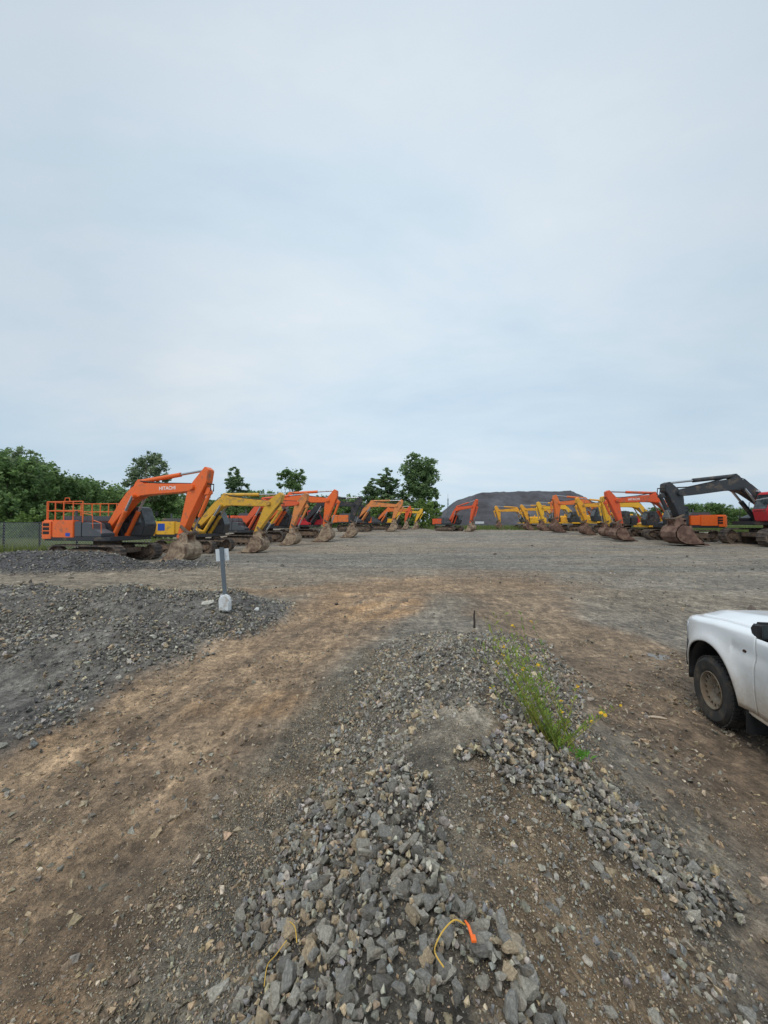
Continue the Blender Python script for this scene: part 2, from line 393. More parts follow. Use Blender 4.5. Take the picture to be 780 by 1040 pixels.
def L(c): return np.array(c, float)
TAN, OCHRE, GREYBROWN, GREY, DARK, BROWN, GREEN = L((.40, .282, .18)), L((.46, .29, .155)), L((.245, .222, .185)), L((.20, .18, .145)), L((.12, .118, .112)), L((.25, .185, .128)), L((.12, .15, .045))
ROCKY = []
def zones(x, y):
    """Ground colour and gravel cover by place."""
    n1 = fbm(x * 0.8, y * 0.8, 51, 5); n2 = fbm(x * 0.3, y * 0.9, 61, 5); n3 = fbm(x * 2.2, y * 2.2, 71, 5)
    col = np.ones(x.shape + (3,)) * GREYBROWN; grav = np.full(x.shape, 0.75)
    def put(w, c, g=None):
        nonlocal col, grav
        w = np.clip(w, 0, 1); col = col * (1 - w[..., None]) + c * w[..., None]
        if g is not None: grav = grav * (1 - w) + g * w
    # far yard: tan and grey streaks running across the view
    put(sstep(0.44, 0.62, fbm(x * 0.06, y * 0.3, 81, 5)) * sstep(7, 12, y), L((.275, .235, .182)), 0.65)
    put(sstep(0.5, 0.66, fbm(x * 0.05 + 9, y * 0.35, 91, 5)) * sstep(9, 14, y), L((.20, .19, .168)), 0.95)
    # right lane
    d = np.abs(x - rlane_x(y)) / np.interp(y, [0, 4, 8, 12, 16], [1.2, 1.5, 1.5, 1.5, 2.4])
    put((1 - sstep(0.55, 1.2, d + (n1 - 0.5) * 1.1)) * (1 - sstep(13, 19, y)), BROWN, 0.35)
    put((1 - sstep(0.3, 0.9, d + (n1 - 0.5) * 1.4)) * sstep(5, 8, y) * (1 - sstep(12, 17, y)) * 0.8, L((.30, .225, .15)), 0.3)
    # left lane
    d = np.abs(x - lane_x(y)) / np.interp(y, [0, 4, 8, 12], [1.65, 1.5, 1.45, 1.6])
    w = (1 - sstep(0.6, 1.25, d + (n1 - 0.5) * 0.9)) * (1 - sstep(12, 16, y))
    put(w, TAN, 0.15)
    put(w * sstep(0.5, 0.68, n2 + (n3 - 0.5) * 0.3), OCHRE, 0.1)
    put(w * sstep(0.52, 0.7, fbm(x * 1.3 + 4, y * 0.55, 101, 5)) * 0.6 * (1 - .6 * sstep(2.5, 5, y)), L((.19, .145, .105)), 0.4)
    wob = (fbm(x * .5, y * .45, 103, 4) - .5) * .5
    for off in (-.78, .55): put(w * np.exp(-((x - lane_x(y) - off + wob) / .17) ** 2) * (.35 + .5 * n3) * sstep(1.2, 2.5, y), L((.48, .345, .22)), 0.05)
    for off in (-.18, 1.0): put(w * np.exp(-((x - lane_x(y) - off + wob) / .10) ** 2) * (.2 + .6 * n2) * sstep(1.5, 3, y), L((.17, .135, .10)), 0.5)
    put(np.exp(-((x + 1.55) / 0.35) ** 2 - ((y - 2.3) / 0.4) ** 2) * 0.7 * (0.5 + n3), L((.13, .10, .072)), 0.4)
    put(np.exp(-((x + 1.9) / 0.7) ** 2 - ((y - 1.6) / 0.5) ** 2) * 0.4, L((.19, .14, .095)), 0.5)
    put(np.exp(-((x + 1.25) / 0.45) ** 2 - ((y - 10.2) / 2.0) ** 2) * 0.6, L((.38, .245, .135)), 0.2)
    # cross band of tan beyond the ridge
    put(np.exp(-((y - 12.3 - 0.08 * x) / 1.3) ** 2) * sstep(-9, -4, x) * (1 - sstep(4, 9, x)) * sstep(0.35, 0.6, n1 + 0.1), L((.32, .225, .14)), 0.3)
    put(np.exp(-((y - 13.8) / 1.6) ** 2) * sstep(-3, -6, x) * 0.8, L((.29, .245, .185)), 0.5)
    # ridge, berm, heap
    put(np.exp(-((x - crest_x(y) + 1.2 - .15 * np.clip(2.5 - y, -1, 1)) / .55) ** 4) * (1 - sstep(5.5, 7.5, y)) * sstep(.2, .45, n1 + .1 + .3 * (n3 - .5)), L((.175, .16, .13)), 1.0)
    rh = ridge_h(x, y); put(sstep(0.02, 0.10, rh + (n3 - 0.5) * 0.05), GREY * 0.85, 1.0)
    put(sstep(0.06, 0.2, rh) * sstep(-0.15, 0.3, x - crest_x(y)) * (1 - sstep(3.0, 3.8, y)) * sstep(0.22, 0.5, n1 + 0.12), L((.215, .158, .10)), 0.8)
    sm = np.exp(-((x - 0.50) / 0.42) ** 2 - ((y - 3.15) / 0.42) ** 2)
    put(sstep(0.30, 0.6, sm + (n3 - 0.5) * 0.3), L((.33, .295, .24)), 0.25)
    if ROCKY: put(ROCKY[0](x, y) * .8, L((.085, .08, .07)), 1.0); put(ROCKY[1](x, y) * .75, L((.095, .09, .08)), 1.0)  # shade painted in: ground darkened under coarse rock so gaps between stones look deep
    bh = berm_h(x, y); put(sstep(0.02, 0.12, bh + (n3 - 0.5) * 0.05), L((.165, .16, .15)), 1.0)
    e = sstep(-3.1, -3.7, x + (n1 - 0.5) * 1.2) * sstep(2.5, 4.0, y) * (1 - sstep(9.5, 11.5, y)); put(e, L((.16, .152, .14)), 1.0)
    put(sstep(0.05, 0.2, heap_h(x, y)), L((.09, .092, .098)), 1.0)
    # grass and earth outside the yard
    edge = np.interp(y, [20, 27, 40, 60, 90, 100], [-26, -23, -24, -24, -20, -18])
    put(sstep(0, -5, x - edge + (n1 - 0.5) * 4) * sstep(21, 24, y), GREEN * (0.7 + 0.6 * n1[..., None]), 0.2)
    put(sstep(78, 95, y + 8 * (n1 - 0.5)), GREEN * (0.8 + 0.5 * n1[..., None]), 0.2)
    put(sstep(44, 52, x + 5 * (n1 - 0.5)) * sstep(25, 40, y), GREEN, 0.2)
    return col, np.clip(grav, 0, 1)

def build_ground():
    nx, ny = 720, 640
    u = np.linspace(-1, 1, nx); k = 8.9; xs = 0.9 * np.sinh(k * u); xs *= 4000 / xs[-1]
    a = 1.3; lo, hi = -math.asinh(16 / a), math.asinh(4500 / a); ys = 2.5 + a * np.sinh(np.linspace(lo, hi, ny))
    X, Y = np.meshgrid(xs, ys); Z = height(X, Y); Z = Z + 0.012 * (fbm(X * 9, Y * 9, 111, 3) - 0.5) * (1 - sstep(10, 20, Y))
    col, grav = zones(X, Y)
    V = np.stack([X, Y, Z], -1).reshape(-1, 3)
    i = (np.arange(ny - 1)[:, None] * nx + np.arange(nx - 1)[None, :]).ravel()
    Fq = np.stack([i, i + 1, i + nx + 1, i + nx], -1)
    me = np_mesh('ground', V, Fq, col.reshape(-1, 3), 4, True)
    g = me.attributes.new('Grav', 'FLOAT', 'POINT'); g.data.foreach_set('value', grav.ravel().astype(np.float32))
    return tag(link('ground', me, M['ground']), 'grey and brown dirt of the open yard', None, None, 'structure')

# ----------------------------------------------------------------------------- stones
def hull_variant(n, seed, flat=0.75, bevel=0.0, detail=0):
    """An angular crushed stone: the hull of random points near a squashed box."""
    r = random.Random(seed); bm = bmesh.new()
    for _ in range(n):
        p = Vector([r.uniform(-1, 1) for _ in range(3)]); m = max(abs(c) for c in p) or 1
        p = p / m * (0.55 + 0.45 * (p.length / m / 1.73)) if r.random() < 0.75 else p.normalized()
        bm.verts.new((p.x * 0.5, p.y * 0.5 * r.uniform(.8, 1), p.z * 0.5 * flat))
    bmesh.ops.convex_hull(bm, input=bm.verts)
    bmesh.ops.delete(bm, geom=[v for v in bm.verts if not v.link_faces], context='VERTS')
    if bevel:
        bmesh.ops.dissolve_limit(bm, angle_limit=0.22, verts=bm.verts, edges=bm.edges)
        bmesh.ops.bevel(bm, geom=bm.edges[:], offset=bevel, segments=2, affect='EDGES', clamp_overlap=True, profile=0.6)
    bmesh.ops.triangulate(bm, faces=bm.faces)
    if detail:
        from mathutils import noise as mn
        for lim in (.22, .13):
            bmesh.ops.subdivide_edges(bm, edges=[e for e in bm.edges if e.calc_length() > lim], cuts=1, use_grid_fill=True)
            bmesh.ops.triangulate(bm, faces=bm.faces)
        sh = Vector((seed * 1.7, seed * .3, 5.0))
        for v in bm.verts:
            d = .13 * mn.noise(v.co * 2.3 + sh) + .07 * mn.noise(v.co * 5.5 + sh) + .035 * mn.noise(v.co * 12 + sh)
            v.co += v.co.normalized() * d * .55
    bm.verts.ensure_lookup_table()
    me = bpy.data.meshes.new('rock'); bm.to_mesh(me)
    V = np.array([v.co[:] for v in bm.verts]); Fc = np.array([[l.vert.index for l in f.loops] for f in bm.faces]) if not bevel else None
    bm.free(); return me, V, Fc
def stone_variants(n, k, seed, flat):
    out = []
    for i in range(k):
        me, V, Fc = hull_variant(n, seed + i, flat); bpy.data.meshes.remove(me); out.append((V, Fc))
    return out
SV_MID = stone_variants(13, 26, 100, 0.72); SV_FINE = stone_variants(7, 18, 300, 0.75)

def rand_rot(n, tilt=1.0):
    q = RNG.normal(size=(n, 4)); q /= np.linalg.norm(q, axis=1)[:, None]
    w, x, y, z = q.T
    return np.stack([np.stack([1 - 2 * (y * y + z * z), 2 * (x * y - z * w), 2 * (x * z + y * w)], -1),
                     np.stack([2 * (x * y + z * w), 1 - 2 * (x * x + z * z), 2 * (y * z - x * w)], -1),
                     np.stack([2 * (x * z - y * w), 2 * (y * z + x * w), 1 - 2 * (x * x + y * y)], -1)], -2)
def stone_cols(n, tone):
    """tone: list of (weight, rgb) for the stones of a place."""
    w = np.array([t[0] for t in tone], float); idx = RNG.choice(len(tone), n, p=w / w.sum())
    c = np.array([t[1] for t in tone])[idx]
    return c * RNG.uniform(0.55, 1.45, (n, 1)) * RNG.uniform(0.95, 1.05, (n, 3))
GREYTONE = [(5, (.245, .228, .19)), (4, (.145, .135, .115)), (3, (.34, .315, .265)), (2.6, (.31, .24, .155)), (0.8, (.43, .36, .25)), (1.2, (.215, .215, .205))]
DARKTONE = [(5, (.165, .156, .138)), (4, (.10, .096, .087)), (3, (.26, .245, .21)), (1.2, (.27, .22, .155)), (.6, (.39, .36, .30))]
BROWNTONE = [(4, (.26, .205, .14)), (2.5, (.235, .215, .175)), (2.5, (.34, .25, .155)), (1, (.15, .135, .11)), (1, (.39, .33, .25))]
def stones_mesh(name, P, S, variants, tone, aspect=True):
    n = len(P); R = rand_rot(n)
    A = S[:, None] * (RNG.uniform(0.62, 1.25, (n, 3)) if aspect else 1.0)
    cols = stone_cols(n, tone); which = RNG.integers(0, len(variants), n)
    Vs, Fs, Cs, off = [], [], [], 0
    for i, (V, Fc) in enumerate(variants):
        ix = np.nonzero(which == i)[0]
        if not len(ix): continue
        W = np.einsum('nij,nkj->nki', R[ix], V[None] * A[ix][:, None, :]) + P[ix][:, None, :]
        Vs.append(W.reshape(-1, 3)); k = len(V)
        Fs.append((Fc[None] + (np.arange(len(ix)) * k)[:, None, None] + off).reshape(-1, 3)); off += len(ix) * k
        Cs.append(np.repeat(cols[ix], k, 0))
    return np_mesh(name, np.concatenate(Vs), np.concatenate(Fs), np.concatenate(Cs))
def in_view(x, y, m=1.3, pad=1.8): return (np.abs(x) < m * np.maximum(y, 0) + pad) & (y > 0.3)
def scatter(n, x0, x1, y0, y1, dens, s0, s1, power=2.2, lift=0.0, sink=0.18):
    """Random ground points kept with probability dens(x, y); sizes follow a power law from s0 up to s1."""
    x = RNG.uniform(x0, x1, n); y = RNG.uniform(y0, y1, n)
    keep = (RNG.random(n) < dens(x, y)) & in_view(x, y); x, y = x[keep], y[keep]
    u = RNG.random(len(x)); S = s0 * (1 - u * (1 - (s0 / s1) ** power)) ** (-1 / power)
    z = height(x, y) + 0.003 + S * (0.5 * 0.72 - sink) * 0.7 + RNG.random(len(x)) * lift
    return np.stack([x, y, z], -1), S

# where the coarse rock lies on the ridge (photo outlines carried onto the ground)
def poly_mask(px_poly, soft=0.12, seed=1):
    pts = np.array([ground_at(*p) for p in px_poly])
    def f(x, y):
        jx = x + (fbm(x * 3, y * 3, seed, 3) - 0.5) * soft * 4; jy = y + (fbm(x * 3 + 7, y * 3, seed + 3, 3) - 0.5) * soft * 4
        ins = np.zeros(x.shape, bool); j = len(pts) - 1
        for i in range(len(pts)):
            xi, yi, xj, yj = *pts[i], *pts[j]
            c = ((yi > jy) != (yj > jy)) & (jx < (xj - xi) * (jy - yi) / (yj - yi + 1e-9) + xi); ins ^= c; j = i
        return ins.astype(float)
    return f
ROCKS_LEFT = poly_mask([(235, 1100), (245, 960), (275, 870), (330, 800), (400, 760), (430, 800), (470, 880), (520, 940), (590, 1000), (600, 1100)], 0.16, 201)
ROCKS_RIGHT = poly_mask([(470, 755), (540, 745), (590, 770), (660, 830), (740, 930), (728, 965), (690, 940), (640, 880), (570, 830), (500, 790)], 0.11, 211)
ROCKS_CREST = poly_mask([(285, 850), (325, 770), (350, 700), (395, 650), (470, 626), (540, 640), (590, 690), (610, 745), (540, 748), (520, 742), (478, 714), (440, 733), (412, 765), (400, 800)], 0.14, 221)
SMOOTH = poly_mask([(415, 762), (440, 735), (478, 716), (522, 742), (512, 768), (480, 778), (430, 786)], 0.04, 231)

ROCKY += [ROCKS_LEFT, ROCKS_RIGHT]; build_ground()
def d_left(x, y): return ROCKS_LEFT(x, y)
def d_right(x, y): return ROCKS_RIGHT(x, y)
pL, sL = scatter(10500, -1.4, 1.4, 0.7, 3.4, lambda x, y: d_left(x, y) * (.3 + .7 * sstep(.34, .5, fbm(x * 2.2, y * 2.2, 191, 3))), 0.02, 0.082, 1.75, 0.04)
pR, sR = scatter(11000, 0.3, 2.6, 1.2, 4.2, d_right, 0.024, 0.075, 1.8, 0.045)
pC, sC = scatter(15000, -1.4, 3.6, 2.0, 7.4, lambda x, y: ROCKS_CREST(x, y) * (1 - 0.97 * SMOOTH(x, y)) * 0.75, 0.022, 0.08, 1.9, 0.012, 0.2)
pS, sS = scatter(2600, -2.0, 2.6, 0.7, 4.5, lambda x, y: sstep(0.03, 0.12, ridge_h(x, y)) * (1 - SMOOTH(x, y)) * 0.55, 0.022, 0.085, 2.0, 0.0, 0.22)
P_all = np.concatenate([pL, pR, pC, pS]); S_all = np.concatenate([sL, sR, sC, sS])
zone_of = np.concatenate([np.full(len(p), i) for i, p in enumerate((pL, pR, pC, pS))])
dist = np.linalg.norm(P_all - np.array([0, 0, CAM_H]), axis=1); vis = S_all / np.maximum(P_all[:, 1], 0.3)
inside = (np.abs(P_all[:, 0]) < P_all[:, 1] * 0.99) & ((CAM_H - P_all[:, 2]) / P_all[:, 1] < (1040 - HOR) / F_PX * 0.99)
vis = np.where(inside, vis, 0); order = np.argsort(-vis); big = order[:290]; rest = order[290:]

ROCKV = [hull_variant(11 + i % 9, 900 + i * 7, 0.60 + 0.08 * (i % 5), 0.06, 1)[0] for i in range(16)]
for me in ROCKV: me.name = 'rock'
ZL = ['the coarse stones around the cords', 'the stone band facing the pickup', 'the stony far ridge crest', 'the finer ridge gravel']
TONES = [('slate grey', (.225, .218, .195)), ('grey', (.285, .265, .22)), ('dark grey', (.155, .146, .127)), ('tan', (.35, .275, .18)), ('pale grey', (.37, .345, .29))]
for n, i in enumerate(big):
    o = bpy.data.objects.new('rock', ROCKV[n % 16]); C.objects.link(o)
    if not ROCKV[n % 16].materials: ROCKV[n % 16].materials.append(M['rock'])
    s = S_all[i] * 0.98; o.location = P_all[i]
    o.scale = (s * random.uniform(.95, 1.4), s * random.uniform(.75, 1.05), s * random.uniform(.8, 1.2))
    o.rotation_euler = (random.gauss(0, .5), random.gauss(0, .5), random.uniform(0, 6.28))
    k = random.choices(range(5), (4, 4, 2.5, 1.7, 1))[0]; nm, c = TONES[k]; j = random.uniform(.8, 1.2)
    o.color = (c[0] * j, c[1] * j, c[2] * j, 1)
    tag(o, f'{nm} angular rock lying loose in {ZL[zone_of[i]]}', 'rock', f'{nm} rocks in {ZL[zone_of[i]]}')
def stuff(name, me, label): return tag(link(name, me, M['stone']), label, 'gravel', None, 'stuff')
stuff('coarse_gravel', stones_mesh('coarse_gravel', P_all[rest], S_all[rest], SV_MID, GREYTONE), 'loose grey crushed rock strewn over the ridge')

# medium and fine gravel of the ridge, lanes, berm and heap
def d_ridge(x, y): return sstep(0.015, 0.08, ridge_h(x, y)) * (1 - 0.93 * SMOOTH(x, y)) * (1 - .55 * np.maximum(ROCKS_LEFT(x, y), ROCKS_RIGHT(x, y)))
def foot(x, y):
    d = x - crest_x(y); return ((d > -2.0) & (d < 2.3)) * (1 - sstep(5.5, 8.5, y))
p1, s1 = scatter(26000, -2.2, 3.6, 0.6, 7.6, lambda x, y: d_ridge(x, y) * 0.9, 0.012, 0.045, 2.0)
p2, s2 = scatter(150000, -2.6, 3.4, 0.6, 5.5, lambda x, y: d_ridge(x, y) * 0.55 * (1 - 0.6 * sstep(2.5, 5, y)), 0.006, 0.02, 2.2)
stuff('gravel', stones_mesh('gravel', np.concatenate([p1]), s1, SV_MID, GREYTONE), 'small grey stones of the ridge')
stuff('fine_gravel', stones_mesh('fine_gravel', p2, s2, SV_FINE, BROWNTONE + GREYTONE), 'fine grey and brown grit of the ridge')
# lanes: sparse stones
p3, s3 = scatter(60000, -6, 7, 0.6, 9, lambda x, y: (0.25 + 0.75 * sstep(0.5, 0.72, fbm(x * 0.9, y * 0.9, 131, 4))) * 0.4 * (1 - .6 * np.exp(-((x - lane_x(y)) / 1.0) ** 2) * sstep(2.2, 4, y)) * (1 - sstep(6, 9, y) * 0.6), 0.008, 0.05, 2.3)
p3b, s3b = scatter(130000, -2.8, 3.6, 0.6, 3.2, lambda x, y: 0.25 + 0.6 * sstep(0.45, 0.65, fbm(x * 1.2, y * 1.2, 141, 4)), 0.005, 0.016, 2.2)
p3d, s3d = scatter(2600, -3.2, -0.8, 0.8, 6.5, lambda x, y: sstep(0.45, 0.62, fbm(x * 1.3 + 8, y * 0.8, 153, 4)), 0.02, 0.07, 2.2, 0.0, 0.3)
p3c, s3c = scatter(6000, 1.0, 5.2, 1.2, 7.5, lambda x, y: sstep(0.42, 0.66, fbm(x * 1.1 + 3, y * 0.8, 151, 4)), 0.025, 0.085, 2.0)
p3e, s3e = scatter(120000, -2.6, 0.6, 0.6, 6.5, lambda x, y: np.exp(-((x - crest_x(y) + 1.2) / .55) ** 4) * (.35 + sstep(.35, .6, fbm(x * 1.4, y * .9, 157, 4))), 0.007, 0.035, 2.2)
p3f, s3f = scatter(700, -2.8, -0.3, 0.7, 4.0, lambda x, y: np.ones_like(x), 0.03, 0.075, 2.0, 0.0, 0.3)
stuff('lane_gravel', stones_mesh('lane_gravel', np.concatenate([p3, p3b, p3c, p3d, p3e, p3f]), np.concatenate([s3, s3b, s3c, s3d, s3e, s3f]), SV_FINE, BROWNTONE), 'scattered small stones on the dirt lanes')
# left berm
bm_d = lambda x, y: np.clip(sstep(0.03, 0.10, berm_h(x, y)) + 0.8 * sstep(-3.0, -3.8, x) * (1 - sstep(9.5, 11, y)) * sstep(2.5, 3.5, y) * sstep(0.42, 0.6, fbm(x * .9, y * .9, 161, 4)), 0, 1)
p4, s4 = scatter(82000, -16, -1.8, 2.5, 11.5, lambda x, y: bm_d(x, y) * (1 - .9 * np.exp(-((x + 4.9) / 1.0) ** 2 - ((y - 5.0) / .8) ** 2)) * (.25 + .75 * sstep(.36, .56, fbm(x * .8 + 2, y * 1.1, 163, 4))), 0.025, 0.10, 2.3, 0.02)
stuff('berm_gravel', stones_mesh('berm_gravel', p4, s4, SV_MID, DARKTONE + GREYTONE + GREYTONE), 'dark grey crushed stone heaped along the low berm by the sign post')
p4b, s4b = scatter(9000, -21, -6, 14, 20, lambda x, y: sstep(0.04, 0.15, heap_h(x, y)), 0.04, 0.14, 2.2, 0.02)
stuff('heap_gravel', stones_mesh('heap_gravel', p4b, s4b, SV_MID, DARKTONE), 'black gravel heap in front of the large orange excavator')
# open yard
p5, s5 = scatter(110000, -26, 30, 7, 34, lambda x, y: (0.15 + sstep(0.5, 0.68, fbm(x * .3, y * .5, 171, 4))) * (1 - 0.6 * sstep(14, 30, y)) * 0.7, 0.02, 0.12, 2.6)
p5b, s5b = scatter(420, -24, 28, 9, 34, lambda x, y: sstep(.5, .62, fbm(x * .25 + 5, y * .6, 177, 3)), .10, .28, 2.0, 0.0, .3)
stuff('earth_clods', stones_mesh('earth_clods', p5b, s5b, SV_MID, [(3, (.10, .085, .07)), (2, (.16, .135, .11))]), 'dark lumps of earth lying over the open yard')
stuff('yard_gravel', stones_mesh('yard_gravel', p5, s5, SV_FINE, BROWNTONE + GREYTONE + DARKTONE), 'scattered stones over the open yard')

def single_rock(px, py, size, col, label, flat=0.6, v=0):
    x, y = ground_at(px, py); o = bpy.data.objects.new('rock', ROCKV[v]); C.objects.link(o)
    if not ROCKV[v].materials: ROCKV[v].materials.append(M['rock'])
    o.location = (x, y, hz(x, y) + size * flat * 0.25); o.scale = (size * 1.3, size, size * flat * 1.3); o.rotation_euler = (0.1, 0.15, v * 0.7); o.color = (*col, 1)
    tag(o, label, 'rock'); return o
single_rock(20, 594.5, 0.34, (.42, .36, .29), 'pale buff boulder lying alone behind the dark gravel berm', 0.6, 3)
single_rock(213, 613, 0.24, (.5, .48, .42), 'small off-white stone on the gravel just beside the sign post', 0.5, 5)
single_rock(262, 619, 0.12, (.6, .6, .58), 'small white stone on the berm end past the sign post', 0.6, 7)
single_rock(522, 957, 0.085, (.40, .33, .235), 'tan blocky rock topmost of the stones by the orange taped cord', 0.85, 2)

# ----------------------------------------------------------------------------- excavators (x forward, y left, z up; about 36 t at scale 1)
CACHE = {}
def cached(key, fn):
    if key not in CACHE: CACHE[key] = fn()
    return CACHE[key]

TL, TR, TW = 2.45, 0.5, 0.62           # half length between end wheels' outer rims, wheel radius, shoe width
def track_mesh():
    b = MB(); n = 52; half = TL - TR; per = 4 * half + 2 * PI * TR
    for i in range(n):
        s = per * i / n
        if s < 2 * half: p = (-half + s, 2 * TR); a = 0.0
        elif s < 2 * half + PI * TR: a = -(s - 2 * half) / TR; p = (half + TR * math.sin(-a), TR + TR * math.cos(a))
        elif s < 4 * half + PI * TR: p = (half - (s - 2 * half - PI * TR), 0.0); a = -PI
        else: a = -PI - (s - 4 * half - PI * TR) / TR; p = (-half + TR * math.sin(-a), TR + TR * math.cos(a))
        ca, sa = math.cos(a), math.sin(a); w = per / n * 0.47
        pts = [(-w, -.05), (w, -.05), (w, .015), (w * .5, .02), (w * .35, .055), (w * .1, .055), (0, .02), (-w, .015)]
        poly = [(p[0] + u * ca - v * sa, 0.045 + p[1] * 0.955 + u * sa + v * ca) for u, v in pts]
        b.prism(poly, -TW / 2, TW / 2)
    return b.mesh('track')
def track_frame_mesh():
    b = MB(); b.prism([(-1.9, .28), (1.9, .28), (1.9, .62), (1.2, .78), (-1.2, .78), (-1.9, .62)], -.2, .2); return b.mesh('track_frame', .03)
def wheel_mesh(r, w, teeth=0):
    b = MB(); b.lathe_y([(0.0, -w / 2), (r * .35, -w / 2), (r * .45, -w / 2 + .05), (r * .8, -w / 2 + .05), (r * .86, -w / 2), (r, -w / 2 + .02), (r, w / 2 - .02), (r * .86, w / 2), (r * .8, w / 2 - .05), (r * .45, w / 2 - .05), (r * .35, w / 2), (0.0, w / 2)], 22)
    return b.mesh('wheel', 0, True)
def undercarriage_mesh():
    b = MB(); b.box(-.9, .9, -1.1, 1.1, .55, .95); b.box(-1.5, -1.1, -1.0, 1.0, .5, .8); b.box(1.1, 1.5, -1.0, 1.0, .5, .8); b.tube((0, 0, .9), (0, 0, 1.28), .72, n=28); return b.mesh('undercarriage', .03)
def deck_mesh():
    b = MB(); b.plan([(-3.0, -1.45), (1.0, -1.5), (1.75, -1.35), (1.75, 1.45), (-3.0, 1.45)], 1.26, 1.5); b.prism([(-.3, 1.5), (.85, 1.5), (.55, 2.3), (.05, 2.3)], -.5, -.33); b.prism([(-.3, 1.5), (.85, 1.5), (.55, 2.3), (.05, 2.3)], .24, .41); return b.mesh('deck', .03)
def counterweight_mesh():
    pl = [(-2.35, -1.5), (-3.1, -1.5), (-3.38, -1.3), (-3.55, -.8), (-3.62, 0), (-3.55, .8), (-3.38, 1.3), (-3.1, 1.5), (-2.35, 1.5)]
    b = MB(); b.plan(pl, 1.28, 2.48); return b.mesh('counterweight', .09, True, 3)
def side_panel_mesh():
    b = MB(); b.box(-2.34, -.78, -.2, .2, 1.42, 2.46); return b.mesh('side_panel', .04)
def body_mesh():
    b = MB(); b.box(-2.32, .0, -1.1, 1.1, 1.5, 2.4); b.box(-.76, -.22, -1.46, -1.08, 1.5, 2.4); b.box(-.76, .15, 1.08, 1.46, 1.5, 2.4); return b.mesh('engine_housing', .04)
def hood_mesh():
    b = MB(); b.prism([(-2.4, 2.41), (-.35, 2.41), (-.5, 2.72), (-2.2, 2.72)], -.95, .75); b.tube((-1.7, -.6, 2.7), (-1.7, -.6, 3.1), .07); return b.mesh('engine_hood', .05)
def tank_mesh():
    b = MB(); b.prism([(-.2, 1.5), (1.2, 1.5), (1.25, 1.7), (.6, 1.95), (.5, 2.25), (-.2, 2.34)], -1.47, -.62); return b.mesh('fuel_tank', .04)
CABP = [(.3, 1.5), (2.0, 1.5), (2.18, 2.15), (1.78, 3.22), (1.55, 3.3), (.4, 3.28), (.3, 3.1)]
def cab_mesh():
    b = MB(); b.prism(CABP, .48, 1.46); return b.mesh('cab', .05)
def pane(poly3):
    b = MB(); b.add(poly3, [tuple(range(len(poly3)))]); return b
def cab_windows():
    out = []
    for y, sg in ((1.464, 1), (.476, -1)):
        for poly in ([(1.12, 2.1), (2.06, 2.15), (1.72, 3.1), (1.12, 3.12)], [(.42, 2.3), (1.02, 2.3), (1.02, 3.12), (.42, 3.1)]):
            b = MB(); b.prism(poly, y - .006, y + .006); out.append(b.mesh('window'))
    for z0, z1, in ((2.25, 3.12),):
        x0, x1 = 2.18 - (z0 - 2.15) * .4 / 1.07, 2.18 - (z1 - 2.15) * .4 / 1.07
        b = MB(); b.prism([(x0 + .004, z0), (x0 + .02, z0), (x1 + .02, z1), (x1 + .004, z1)], .56, 1.38); out.append(b.mesh('window'))
    b = MB(); b.prism([(2.005, 1.62), (2.02, 1.62), (2.178, 2.14), (2.162, 2.14)], .6, 1.34); out.append(b.mesh('window'))
    b = MB(); b.box(.282, .298, .58, 1.36, 2.35, 3.08); out.append(b.mesh('window'))
    return out
BOOM_L = 6.3
BOOM_C = [(-.05, -.02, .24), (.45, .26, .28), (.9, .53, .34), (1.5, .86, .40), (2.05, 1.12, .45), (2.5, 1.25, .49), (2.95, 1.24, .49), (3.5, 1.06, .45), (4.2, .78, .40), (5.0, .47, .36), (5.7, .21, .32), (6.15, .05, .28), (6.45, -.06, .22)]
def boom_mesh():
    up, dn = [], []
    for i, (x, z, h) in enumerate(BOOM_C):
        h *= .76; a, c = BOOM_C[max(i - 1, 0)], BOOM_C[min(i + 1, len(BOOM_C) - 1)]
        d = Vector((c[0] - a[0], c[1] - a[1])).normalized(); up.append((x - d.y * h, z + d.x * h)); dn.append((x + d.y * h, z - d.x * h))
    b = MB(); b.prism(up + dn[::-1], -.30, .30)
    b.tube((2.5, -.52, 1.02), (2.5, .52, 1.02), .13); b.tube((6.3, -.42, 0), (6.3, .42, 0), .17)
    for y in (-.16, .08): b.prism([(2.35, 1.6), (3.25, 1.5), (2.95, 1.9), (2.7, 1.9)], y, y + .08)
    return b.mesh('boom', .035)
def arm_mesh():
    b = MB(); b.prism([(-1.12, .40), (-1.02, .70), (-.45, .80), (.25, .62), (1.4, .36), (2.40, .19), (2.54, .12), (2.53, -.06), (2.38, -.10), (1.4, -.17), (.6, -.25), (.1, -.27), (-.35, -.05)], -.27, .27)
    b.tube((2.42, -.36, .05), (2.42, .36, .05), .12); b.prism([(-.25, .8), (.2, .74), (.1, 1.05), (-.08, 1.08)], -.14, .14); return b.mesh('arm', .03)
